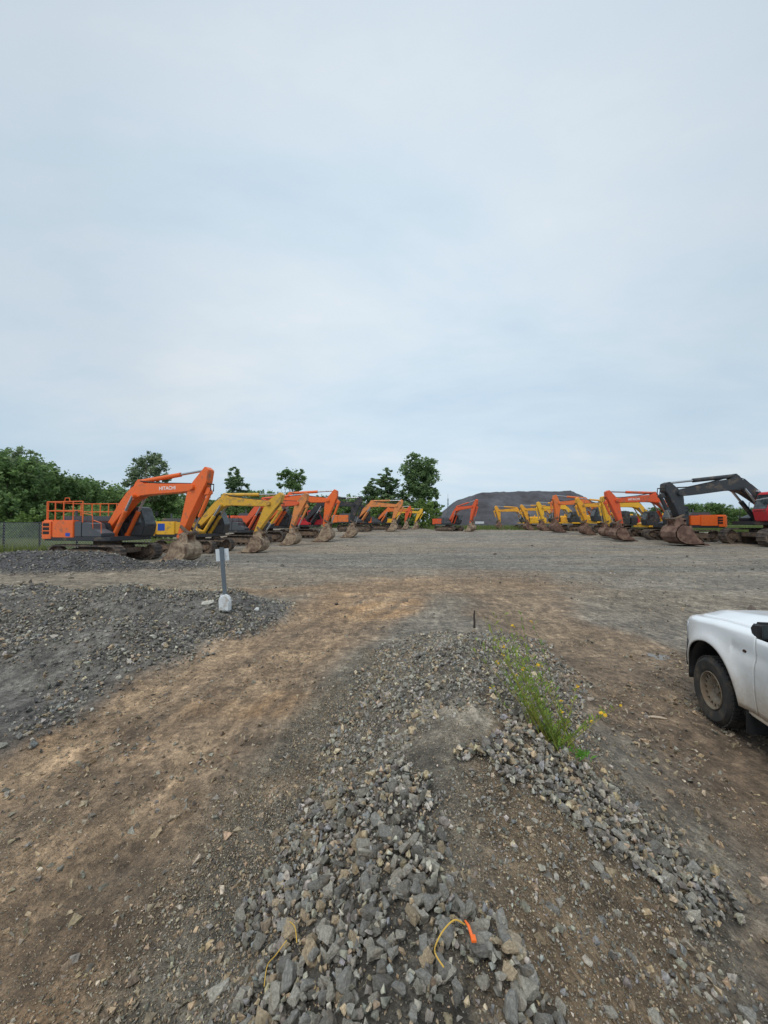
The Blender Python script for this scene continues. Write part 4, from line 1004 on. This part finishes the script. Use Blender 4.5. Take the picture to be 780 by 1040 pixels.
# puddle in the lane by the pickup
def puddle(px, py, rx, ry):
    x, y = ground_at(px, py); V = []
    for i in range(40):
        a = 2 * PI * i / 40; r = 1 + .35 * math.sin(3 * a + 1) * .6 + .15 * math.sin(7 * a)
        V.append((rx * r * math.cos(a), ry * r * math.sin(a), 0))
    zz = max(hz(x + v[0] * .5, y + v[1] * .5) for v in V[::4]) + .004
    b = MB(); b.add(V, [tuple(range(40))]); tag(link('puddle', b.mesh('puddle'), M['wetgrey'], None, (x, y, zz)), 'shallow puddle on the brown lane', None, None, 'structure')
puddle(667, 666, .15, .16)

def weed():
    """Tall ragwort-like weed on the slope of the ridge."""
    rnd = random.Random(3); x0, y0 = ground_at(566, 757); z0 = hz(x0, y0)
    root = empty('flowering_weed', (x0, y0, z0)); tag(root, 'tall green weed with small yellow flowers on the stony ridge slope', 'weed')
    V, Fq, Cc = [], [], []; tips = []
    def leaf(p, d, ln, w, c):
        d = d.normalized(); s = d.cross(Vector((rnd.uniform(-1, 1), rnd.uniform(-1, 1), .4))).normalized() * w; n = len(V)
        m_ = p + d * ln * .5 + Vector((0, 0, .02 * ln)); e = p + d * ln - Vector((0, 0, .2 * ln))
        V.extend([p - s * .3, m_ - s, e, m_ + s]); Fq.append((n, n + 1, n + 2, n + 3)); Cc.extend([c] * 4)
    stems = MB(); SC = []
    for i in range(38):
        tall = i < 31; a = rnd.uniform(0, 2 * PI); ln = rnd.uniform(.6, 1.18) if tall else rnd.uniform(.3, .65)
        lean = Vector((-.34 + rnd.gauss(0, .13), .25 + rnd.gauss(0, .2), 1)) if tall else Vector((rnd.gauss(.25, .45), rnd.gauss(-.05, .35), .8))
        base = Vector((rnd.gauss(0, .06), rnd.gauss(0, .07), -.04)); pts = [base]; d = lean.normalized()
        for k in range(8):
            d = (d + Vector((rnd.gauss(0, .07), rnd.gauss(0, .07), rnd.gauss(0, .04)))).normalized(); pts.append(pts[-1] + d * ln / 8)
        n0 = len(stems.v); stems.path(pts, [.0042 - .0033 * k / 8 for k in range(9)], 5)
        yel = rnd.random(); sc_ = (.24 + .2 * yel, .32 + .07 * yel, .08); SC += [sc_] * (len(stems.v) - n0)
        for k in range(1, 9):
            for _ in range(3):
                t = rnd.random(); p = pts[k - 1].lerp(pts[k], t); a = rnd.uniform(0, 2 * PI)
                g = rnd.uniform(.7, 1.4); yy = .5 * yel
                leaf(p, Vector((math.cos(a), math.sin(a), rnd.uniform(.9, 2.4))), rnd.uniform(.04, .10) * (1.2 - .06 * k), rnd.uniform(.004, .009), ((.21 + .24 * yy) * g, (.35 + .09 * yy) * g, .075 * g))
        if rnd.random() < .2 or not tall: tips.append((pts[-1], d))
    for _ in range(40):     # bright young leaves at the foot
        a = rnd.uniform(0, 2 * PI); p = Vector((.10 + rnd.gauss(0, .05), -.10 + rnd.gauss(0, .04), .0)); leaf(p, Vector((math.cos(a), math.sin(a), rnd.uniform(.5, 1.4))), rnd.uniform(.05, .10), .008, (.17, .38, .06))
    off = len(V)
    Vn = np.array([tuple(v) for v in V]); Fn = np.array(Fq); F3 = np.concatenate([Fn[:, [0, 1, 2]], Fn[:, [0, 2, 3]]])
    me = np_mesh('foliage', Vn, F3, np.array(Cc)); link('foliage', me, M['leaf'], root)
    sm = stems.mesh('stalk', recalc=False); a_ = sm.attributes.new('Col', 'FLOAT_COLOR', 'POINT')
    c4 = np.ones((len(sm.vertices), 4), np.float32); c4[:, :3] = np.array(SC)[:len(sm.vertices)]; a_.data.foreach_set('color', c4.ravel()); link('stalk', sm, M['leaf'], root)
    b = MB()
    for k in range(9):
        a = 2 * PI * k / 9; c, s = math.cos(a), math.sin(a); b.add([(0, 0, 0), (.010 * c - .004 * s, .010 * s + .004 * c, .003), (.019 * c, .019 * s, .001), (.010 * c + .004 * s, .010 * s - .004 * c, .003)], [(0, 1, 2, 3)])
    b.tube((0, 0, -.006), (0, 0, .005), .006, n=8); fm = b.mesh('flower', recalc=False)
    for p, d in tips:
        for _ in range(2):
            o = link('flower', fm, M['petal'], root, p + Vector((rnd.gauss(0, .012), rnd.gauss(0, .012), rnd.uniform(-.01, .012))), (rnd.gauss(0, .5), rnd.gauss(0, .5), rnd.uniform(0, 6))); o.scale = (rnd.uniform(.6, 1.0),) * 3
weed()

# ----------------------------------------------------------------------------- fence
def fence():
    A, B = Vector((-52.0, 31.1)), Vector((-15.5, 25.6)); d = B - A; ln = d.length; u = d / ln; ang = math.atan2(u.y, u.x)
    z = 0.0; root = empty('chain_link_fence', (A.x, A.y, z), ang); tag(root, 'chain link fence with dark posts beside the large orange excavator', 'fence')
    H = 2.0; s = .21; b = MB()
    n = int((ln + H) / s)
    for sg in (1, -1):
        for i in range(n):
            x0 = i * s - (H if sg > 0 else 0); x1 = x0 + (H if sg > 0 else 0); a0 = (x0, 0.0) if sg > 0 else (x0 + 0.0, H)
            P0 = Vector((x0, 0)) if sg > 0 else Vector((x0, H)); P1 = P0 + Vector((H, H * sg))
            t0 = max(0, (0 - P0.x) / H); t1 = min(1, (ln - P0.x) / H)
            if t1 <= t0: continue
            p, q = P0.lerp(P1, t0), P0.lerp(P1, t1); b.tube((p.x, .004 * sg, p.y + .05), (q.x, .004 * sg, q.y + .05), .0095, n=3, caps=False)
    link('chain_mesh', b.mesh('chain_mesh', recalc=False), M['fencewire'], root)
    b = MB(); b.tube((0, 0, H + .05), (ln, 0, H + .05), .022, n=8); b.tube((0, 0, .1), (ln, 0, .1), .008, n=6); link('rail', b.mesh('rail'), M['fencepost'], root)
    pm = MB(); pm.tube((0, .04, -.3), (0, .04, H + .12), .065, n=10); pme = pm.mesh('post')
    k = 0
    x = 1.2
    while x < ln: link('post', pme, M['fencepost'], root, (x, 0, 0)); x += 3.0
fence()

# ----------------------------------------------------------------------------- trees, bushes, grass
def crown_mesh(name, lobes, n, leaf, seed, tint, spread=.5):
    """Leaf-sized faces spread through the shells of uneven lobes; lobes are (x, y, z, rx, ry, rz)."""
    r = np.random.default_rng(seed); Ls = np.array(lobes, float); vol = Ls[:, 3] * Ls[:, 4] + Ls[:, 5] * Ls[:, 3]; idx = r.choice(len(Ls), n, p=vol / vol.sum())
    # clumps inside each lobe, leaves round each clump
    ncl = max(20, n // 26); cid = r.choice(len(Ls), ncl, p=vol / vol.sum()); d = r.normal(size=(ncl, 3)); d /= np.linalg.norm(d, axis=1)[:, None]
    cc = Ls[cid, :3] + d * Ls[cid, 3:] * (r.random((ncl, 1)) ** .45); crad = (Ls[cid, 3:].mean(1) * spread * r.uniform(.25, .6, ncl))
    k = r.integers(0, ncl, n); e = r.normal(size=(n, 3)) * .55; C0 = cc[k] + e * crad[k][:, None]
    q = r.normal(size=(n, 3)); q[:, 2] *= .6; q /= np.linalg.norm(q, axis=1)[:, None]; t = np.cross(q, r.normal(size=(n, 3))); t /= np.linalg.norm(t, axis=1)[:, None]
    s = leaf * r.uniform(.6, 1.5, (n, 1)); w = q * s; h = t * s * .6
    V = np.stack([C0 - w, C0 - h * .9, C0 + w, C0 + h * .9], 1).reshape(-1, 3); i = np.arange(n) * 4
    Fq = np.stack([i, i + 1, i + 2, i + 3], -1)
    hue = r.random(ncl)[k][:, None]; c = (np.array(tint[0]) * (1 - hue) + np.array(tint[1]) * hue) * r.uniform(.65, 1.4, (n, 1))
    return np_mesh(name, V, Fq, np.repeat(c, 4, 0), 4)
def trunk_mesh(h, r0, limbs, seed):
    rnd = random.Random(seed); b = MB(); pts = []; p = Vector((0, 0, -.3))
    for i in range(7): pts.append(p.copy()); p = p + Vector((rnd.gauss(0, .03 * h), rnd.gauss(0, .03 * h), h / 6))
    b.path(pts, [r0 * (1 - .8 * i / 6) for i in range(7)], 8)
    for (x, y, z) in limbs:
        t = min(.85, max(.2, z / h * .6)); s = pts[int(t * 6)]; e = Vector((x, y, z)); m_ = s.lerp(e, .5) + Vector((0, 0, -.08 * (e - s).length))
        b.path([s, m_, e], [r0 * .45, r0 * .28, r0 * .08], 6)
    return b.mesh('trunk', 0, True)
DG = ((.11, .195, .075), (.23, .345, .125)); MG = ((.125, .22, .075), (.25, .36, .12)); GG = ((.17, .235, .14), (.30, .37, .20)); LG = ((.13, .22, .055), (.23, .33, .085))
def lobes_bushy(h, w, seed, n=12, z0=.25):
    r = random.Random(seed); out = []
    for i in range(n):
        a = r.uniform(0, 2 * PI); z = r.uniform(z0, .88) * h; k = w * .5 * r.uniform(.2, .75) * (1.15 - abs(z / h - .5)); s = r.uniform(.16, .30) * w
        out.append((k * math.cos(a), k * math.sin(a), z, s, s, s * r.uniform(.6, .9)))
    return out
def lobes_column(h, w, seed, n=14, z0=.15):
    r = random.Random(seed); out = []
    for i in range(n):
        t = z0 + (.95 - z0) * i / (n - 1); a = r.uniform(0, 2 * PI); k = w * .28 * (1.1 - t) * r.uniform(.3, 1); s = w * (.42 * (1.12 - t) + .06) * r.uniform(.75, 1.15)
        out.append((k * math.cos(a), k * math.sin(a), t * h, s, s, h / n * 1.3))
    return out
TREES = {}
def tree_kind(key, h, lobes, nleaf, leaf, tint, seed, r0=.22, trunk_top=.75, spread=.5):
    cr = crown_mesh('crown', lobes, nleaf, leaf, seed, tint, spread); tr = trunk_mesh(h * trunk_top, r0, [l[:3] for l in lobes[:9]], seed); TREES[key] = (cr, tr)
tree_kind('broad', 9.0, lobes_bushy(9, 9, 1, 22, .06), 12000, .19, DG, 1)
tree_kind('broad2', 8.0, lobes_bushy(8, 9, 2, 22, .06), 11000, .19, MG, 2)
tree_kind('broad3', 9.5, lobes_bushy(9.5, 8, 3, 20, .08), 11000, .19, ((.10, .18, .062), (.22, .33, .115)), 3)
tree_kind('lean', 12, [(-1.6, 0, 10.2, 1.1, 1, .9), (-.6, 0, 11.4, .9, .9, .7), (.9, .2, 11.0, .8, .8, .8), (1.7, 0, 9.6, .9, .9, .8), (-2.6, .3, 8.9, 1.0, 1, .7), (.2, 0, 8.9, 1.0, 1, .9), (-1.2, 0, 7.2, 1.3, 1.2, 1), (1.5, 0, 7.4, 1.2, 1.2, .8), (0, 0, 5.6, 1.6, 1.6, 1.1)], 3600, .18, GG, 4, .16, .85, .8)
tree_kind('gum', 14, [(-2.0, 0, 9.6, 1.5, 1.5, 1.3), (-.9, 0, 11.9, 1.5, 1.4, 1.3), (.7, .3, 12.9, 1.3, 1.3, 1.0), (1.9, 0, 11.2, 1.4, 1.4, 1.1), (.6, 0, 10.2, 1.5, 1.5, 1.1), (2.6, 0, 9.0, 1.2, 1.2, .8), (-3.0, 0, 8.2, 1.1, 1.1, .8), (0, 0, 8.0, 1.6, 1.6, 1.0), (1.1, 0, 6.2, 1.5, 1.5, 1.1)], 6500, .2, GG, 5, .2, .85, .75)
tree_kind('cone', 13, lobes_column(13, 6.0, 6, 15, .1), 8000, .22, ((.12, .20, .10), (.24, .33, .16)), 6)
tree_kind('forked', 14, [(-2.3, 0, 12.3, 1.0, 1, 1.0), (-1.0, 0, 13.0, .9, .9, .9), (-2.9, 0, 9.9, .9, .9, .6), (.6, 0, 12.0, 1.4, 1.3, 1.7), (1.8, 0, 13.0, .9, .9, 1.0), (2.6, 0, 11.3, 1.0, 1, 1.1), (-.6, 0, 10.3, 1.2, 1.2, 1.2), (1.0, 0, 9.6, 1.4, 1.4, 1.2), (0, 0, 7.6, 1.1, 1.1, 1.0)], 5000, .22, DG, 7, .22, .8, .7)
tree_kind('tall', 16, [(-.9, 0, 14.9, 1.2, 1.2, 1.4), (-1.5, .3, 12.4, 2.0, 2, 1.9), (1.2, 0, 13.3, 2.1, 2, 1.9), (2.0, .2, 10.8, 1.9, 1.9, 1.8), (-1.2, 0, 9.6, 1.9, 1.9, 1.7), (.6, .4, 11.4, 2.2, 2, 2), (.4, 0, 7.6, 2.3, 2.2, 1.9), (2.4, 0, 7.2, 1.7, 1.7, 1.4), (-2.2, 0, 7.2, 1.4, 1.4, 1.3), (0, 0, 5.0, 2.4, 2.4, 1.5), (2.8, 0, 4.6, 1.8, 1.8, 1.2)], 13000, .22, ((.12, .205, .095), (.25, .36, .145)), 8, .3, .85, .6)
tree_kind('shrub', 3.5, lobes_bushy(3.5, 4.5, 9, 10, .12), 2600, .13, LG, 9, .06, .5)
tree_kind('shrub2', 3.2, lobes_bushy(3.2, 5, 10, 10, .12), 2600, .13, MG, 10, .06, .5)
def tree(key, px, Y, s, rz, label, name='tree', group=None, cat=None, sx=1.0, z=None):
    x = at(px, 0, Y); root = empty(name, (x, Y, hz(x, Y) - .1 if z is None else z), rz, 1); root.scale = (s * sx, s * sx, s); tag(root, label, cat or name.split('_')[-1], group)
    cr, tr = TREES[key]; link('crown' if name != 'bush' else 'foliage', cr, M['leaf'], root); link('trunk' if name != 'bush' else 'stem', tr, M['bark'], root)
# individually recognisable trees along the skyline
tree('lean', 24, 46, .93, .2, 'thin open topped tree rising above the wood behind the fence', 'tree')
tree('gum', 150, 68, 1.03, .1, 'airy gum tree rising behind the boom of the large orange excavator', 'tree')
tree('cone', 240, 88, 1.08, .4, 'cone shaped tree above the mustard yellow boom', 'tree', sx=1.55)
tree('forked', 296, 88, .98, 0, 'dark tree with separate rounded branch heads above the orange booms', 'tree')
tree('tall', 425, 84, 1.05, 0, 'tallest full crowned tree beside the dark stockpile, right of its twin', 'tree', sx=1.15)
tree('cone', 394, 86, 1.04, 1.5, 'pointed tree immediately beside the tallest tree by the stockpile', 'tree', sx=1.75)
tree('cone', 377, 88, .88, 2.5, 'shorter pointed tree on the outer side of the tree pair', 'tree', sx=1.7)
# the wood behind the fence
rw = random.Random(5)
FW = [(-40, 44, 1.0), (-8, 47, 1.05), (8, 40, .80), (30, 43, .68), (47, 50, .76), (62, 45, .64), (80, 52, .78), (96, 54, .84), (112, 58, .74), (128, 62, .72), (-25, 56, 1.3), (20, 58, 1.0), (70, 60, .84), (145, 70, .88), (165, 72, .80), (-70, 46, 1.0), (-100, 50, .95), (-135, 54, 1.1), (-170, 52, .9)]
for i, (px, Y, s) in enumerate(FW):
    tree(('broad', 'broad2', 'broad3')[i % 3], px, Y, s * 1.14 * rw.uniform(.88, 1.12), rw.uniform(0, 6), 'leafy green tree in the wood behind the chain link fence', 'tree', 'trees of the wood behind the fence')
for i in range(16):
    px = -30 + i * 13; Y = 36 + (i * 7 % 9); tree(('shrub', 'shrub2')[i % 2], px, Y, rw.uniform(.75, 1.25), rw.uniform(0, 6), 'green bush at the foot of the wood behind the fence', 'bush', 'bushes at the foot of the wood')
for i in range(15):
    px = 172 + i * 15 + rw.uniform(-4, 4); Y = rw.uniform(80, 96); tree(('broad2', 'shrub2', 'broad')[i % 3], px, Y, {0: .95, 1: 2.1, 2: .9}[i % 3] * rw.uniform(.85, 1.1), rw.uniform(0, 6), 'low bushy tree in the green belt behind the fence side row', 'tree', 'bushy trees of the green belt behind the row', 'tree')
for px, Y, s, k, lb in ((383, 80, 1.9, 'shrub', 'broad light green bush below the pair of pointed trees'), (403, 79, 1.7, 'shrub2', 'mid green bush between the two tallest trees'), (428, 78, 1.75, 'shrub', 'light green bush under the tallest tree'), (441, 76, 1.25, 'shrub', 'last bright bush beside the foot of the stockpile')):
    tree(k, px, Y, s, rw.uniform(0, 6), lb, 'bush')
# far tree line on the other side
for i in range(36):
    px = 604 + i * 9.5 + rw.uniform(-3, 3); Y = rw.uniform(150, 190); tree(('broad', 'broad3', 'broad2')[i % 3], px, Y, rw.uniform(.72, 1.05) * (1.0 if px > 660 else .8), rw.uniform(0, 6), 'distant dark green tree in the low line behind the opposite row', 'tree', 'trees of the distant line behind the opposite row', 'tree', 1.35)

def grass(name, n, place, h0, h1, tint, label, seed):
    r = np.random.default_rng(seed); x, y = place(r, n); z = height(x, y); n = len(x); a = r.uniform(0, 2 * PI, n); h = r.uniform(h0, h1, n); w = .035 + .02 * r.random(n)
    bx, by = np.cos(a) * w, np.sin(a) * w; lx, ly = r.normal(0, .25, n) * h, r.normal(0, .25, n) * h
    V = np.stack([np.stack([x - bx, y - by, z - .03], -1), np.stack([x + bx, y + by, z - .03], -1), np.stack([x + lx, y + ly, z + h], -1)], 1).reshape(-1, 3)
    c = (np.array(tint[0]) + (np.array(tint[1]) - np.array(tint[0])) * r.random((n, 1))); tag(link(name, np_mesh(name, V, np.arange(n * 3).reshape(-1, 3), np.repeat(c, 3, 0)), M['leaf']), label, 'grass', None, 'stuff')
def strip(x0, x1, y0, y1): return lambda r, n: (r.uniform(x0, x1, n), r.uniform(y0, y1, n))
grass('grass', 26000, strip(-46, -17, 26.5, 36), .25, .75, ((.16, .21, .06), (.29, .32, .11)), 'rough green grass growing behind the chain link fence', 1)
grass('grass', 9000, strip(8, 60, 62, 90), .4, .9, ((.10, .15, .04), (.18, .22, .06)), 'rough grass at the back of the yard', 2)
grass('grass', 12000, lambda r, n: (lambda y: (y * r.uniform(.60, 1.1, n), y))(r.uniform(50, 75, n)), .4, .9, ((.09, .14, .04), (.17, .21, .06)), 'rough grass behind the opposite row of excavators', 3)

# ----------------------------------------------------------------------------- stockpile, mast, board
def stockpile():
    nx, ny = 150, 60; xs = np.linspace(8, 98, nx); ys = np.linspace(118, 188, ny); X, Y = np.meshgrid(xs, ys)
    prof = np.interp(X, [15, 20, 25, 29.5, 32, 36, 44, 55, 66, 68.5, 71, 75, 84], [0, 2.4, 6.0, 9.7, 11.0, 12.4, 12.7, 13.0, 13.3, 13.2, 10.8, 7.0, 0])
    dep = sstep(118, 141, Y) * (1 - sstep(166, 188, Y)); fr = np.clip((Y - 119) / 21, 0, 1)
    Z = np.minimum(prof, 13 * fr) * np.where(Y > 165, dep, 1) + .7 * (fbm(X * .22, Y * .12, 301, 5) - .5) * np.minimum(1, prof / 3); Z = Z + .9 * (fbm(X * .7 + .6 * fbm(X * .2, Y * .2, 315, 3), Y * .07, 311, 4) - .5) * np.minimum(1, prof / 3) * (1 - sstep(.9, 1.05, fr) * .7)
    Z = np.where(prof < .05, -.3, Z) + .4; c = np.array((.075, .073, .082)) * (.6 + .8 * fbm(X * .15, Y * .15, 321, 4))[..., None]
    V = np.stack([X, Y, Z], -1).reshape(-1, 3); i = (np.arange(ny - 1)[:, None] * nx + np.arange(nx - 1)[None, :]).ravel()
    tag(link('stockpile', np_mesh('stockpile', V, np.stack([i, i + 1, i + nx + 1, i + nx], -1), c.reshape(-1, 3), 4, True), M['heap']), 'broad flat topped dark grey stockpile at the back of the yard', 'stockpile')
    # a lower grey bank in front of it
stockpile()
def mast():
    x, Y = at(455, 0, 100), 100; root = empty('lattice_mast', (x, Y, .7)); tag(root, 'thin grey lattice mast by the sloping end of the stockpile', 'mast'); b = MB(); H = 7.5
    L3 = [(.35 * math.cos(2 * PI * k / 3), .35 * math.sin(2 * PI * k / 3)) for k in range(3)]
    for k in range(3):
        (x0, y0), (x1, y1) = L3[k], L3[(k + 1) % 3]; b.tube((x0, y0, -.3), (x0 * .4, y0 * .4, H), .04, n=5)
        for j in range(8):
            t0, t1 = j / 8, (j + 1) / 8; f0, f1 = 1 - .6 * t0, 1 - .6 * t1; b.tube((x0 * f0, y0 * f0, H * t0), (x1 * f1, y1 * f1, H * t1), .025, n=4)
    link('lattice', b.mesh('lattice'), M['galv'], root)
    b = MB(); b.tube((0, 0, H), (0, 0, H + 1.2), .03, n=5); link('antenna', b.mesh('antenna'), M['galv'], root)
mast()
def board():
    Y = 72; x = at(487, 0, Y); root = empty('notice_board', (x, Y, hz(x, Y)), .05); tag(root, 'low white board on two legs before the stockpile', 'board')
    b = MB(); b.box(-.85, .85, -.02, .02, 1.0, 1.42); link('panel', b.mesh('panel', .005), M['whiteplate'], root)
    lm = MB(); lm.box(-.04, .04, .02, .08, -.2, 1.35); lm = lm.mesh('leg')
    for s in (-.7, .7): link('leg', lm, M['galv'], root, (s, 0, 0))
board()

# ----------------------------------------------------------------------------- sky and light
SUN_EL, SUN_AZ = math.radians(58), math.radians(205)      # azimuth clockwise from +Y: high behind the camera, a little to the left
def world():
    w = bpy.data.worlds.new('World'); sc.world = w; w.use_nodes = True; nt = w.node_tree; bg = nt.nodes['Background']
    sky = nd(nt, 'ShaderNodeTexSky', sky_type='NISHITA'); sky.sun_disc = False; sky.sun_elevation = SUN_EL; sky.sun_rotation = SUN_AZ; sky.air_density = 1.0; sky.dust_density = 2.0
    tc = nd(nt, 'ShaderNodeTexCoord'); sp = nd(nt, 'ShaderNodeSeparateXYZ'); nt.links.new(tc.outputs['Generated'], sp.inputs[0])
    z = math_(nt, 'ADD', math_(nt, 'MAXIMUM', sp.outputs[2], 0.0), 0.22)
    cb = nd(nt, 'ShaderNodeCombineXYZ'); nt.links.new(math_(nt, 'DIVIDE', sp.outputs[0], z), cb.inputs[0]); nt.links.new(math_(nt, 'DIVIDE', sp.outputs[1], z), cb.inputs[1])
    mp = nd(nt, 'ShaderNodeMapping'); mp.inputs['Rotation'].default_value = (0, 0, .35); mp.inputs['Scale'].default_value = (.8, 1.3, 1); mp.inputs['Location'].default_value = (3.1, 1.7, 0); nt.links.new(cb.outputs[0], mp.inputs[0])
    n1 = noise(nt, .9, 7, .55, vec=mp.outputs[0]); n1.inputs['Distortion'].default_value = .35
    n2 = noise(nt, 2.6, 6, .6, vec=mp.outputs[0])
    f = math_(nt, 'ADD', math_(nt, 'MULTIPLY', n1.outputs[0], .75), math_(nt, 'MULTIPLY', n2.outputs[0], .25))
    cl = ramp(nt, f, [(.30, (4.5, 5.6, 6.6)), (.44, (5.2, 6.15, 6.9)), (.56, (5.8, 6.5, 7.05)), (.68, (6.6, 6.95, 7.15))])
    hzr = ramp(nt, sp.outputs[2], [(0.0, (.93, .985, 1.03)), (.10, (.94, .985, 1.015)), (.38, (1.0, 1.0, 1.0)), (.8, (.97, .98, .99)), (1.0, (.97, .98, 1.0))])
    c = mixc(nt, 1.0, cl.outputs[0], hzr.outputs[0], 'MULTIPLY')
    # the cloud is thinnest, so brightest, in a broad patch half way up ahead
    dp = nd(nt, 'ShaderNodeVectorMath', operation='DOT_PRODUCT'); nt.links.new(tc.outputs['Generated'], dp.inputs[0]); dp.inputs[1].default_value = Vector((.06, .85, .50)).normalized()
    gl = ramp(nt, dp.outputs['Value'], [(.45, (.83, .845, .865)), (.80, (.88, .89, .90)), (.93, (1.0, 1.0, 1.0)), (1.0, (1.07, 1.06, 1.05))])
    c = mixc(nt, 1.0, c, gl.outputs[0], 'MULTIPLY')
    nt.links.new(mixc(nt, .92, sky.outputs[0], c), bg.inputs['Color']); bg.inputs['Strength'].default_value = .10
world()
sd = bpy.data.lights.new('sun', 'SUN'); sd.energy = 1.35; sd.angle = math.radians(28); sd.color = (1.0, .96, .90)
so = bpy.data.objects.new('sun', sd); C.objects.link(so)
dv = Vector((math.sin(SUN_AZ) * math.cos(SUN_EL), math.cos(SUN_AZ) * math.cos(SUN_EL), math.sin(SUN_EL)))
so.rotation_euler = dv.to_track_quat('Z', 'Y').to_euler()
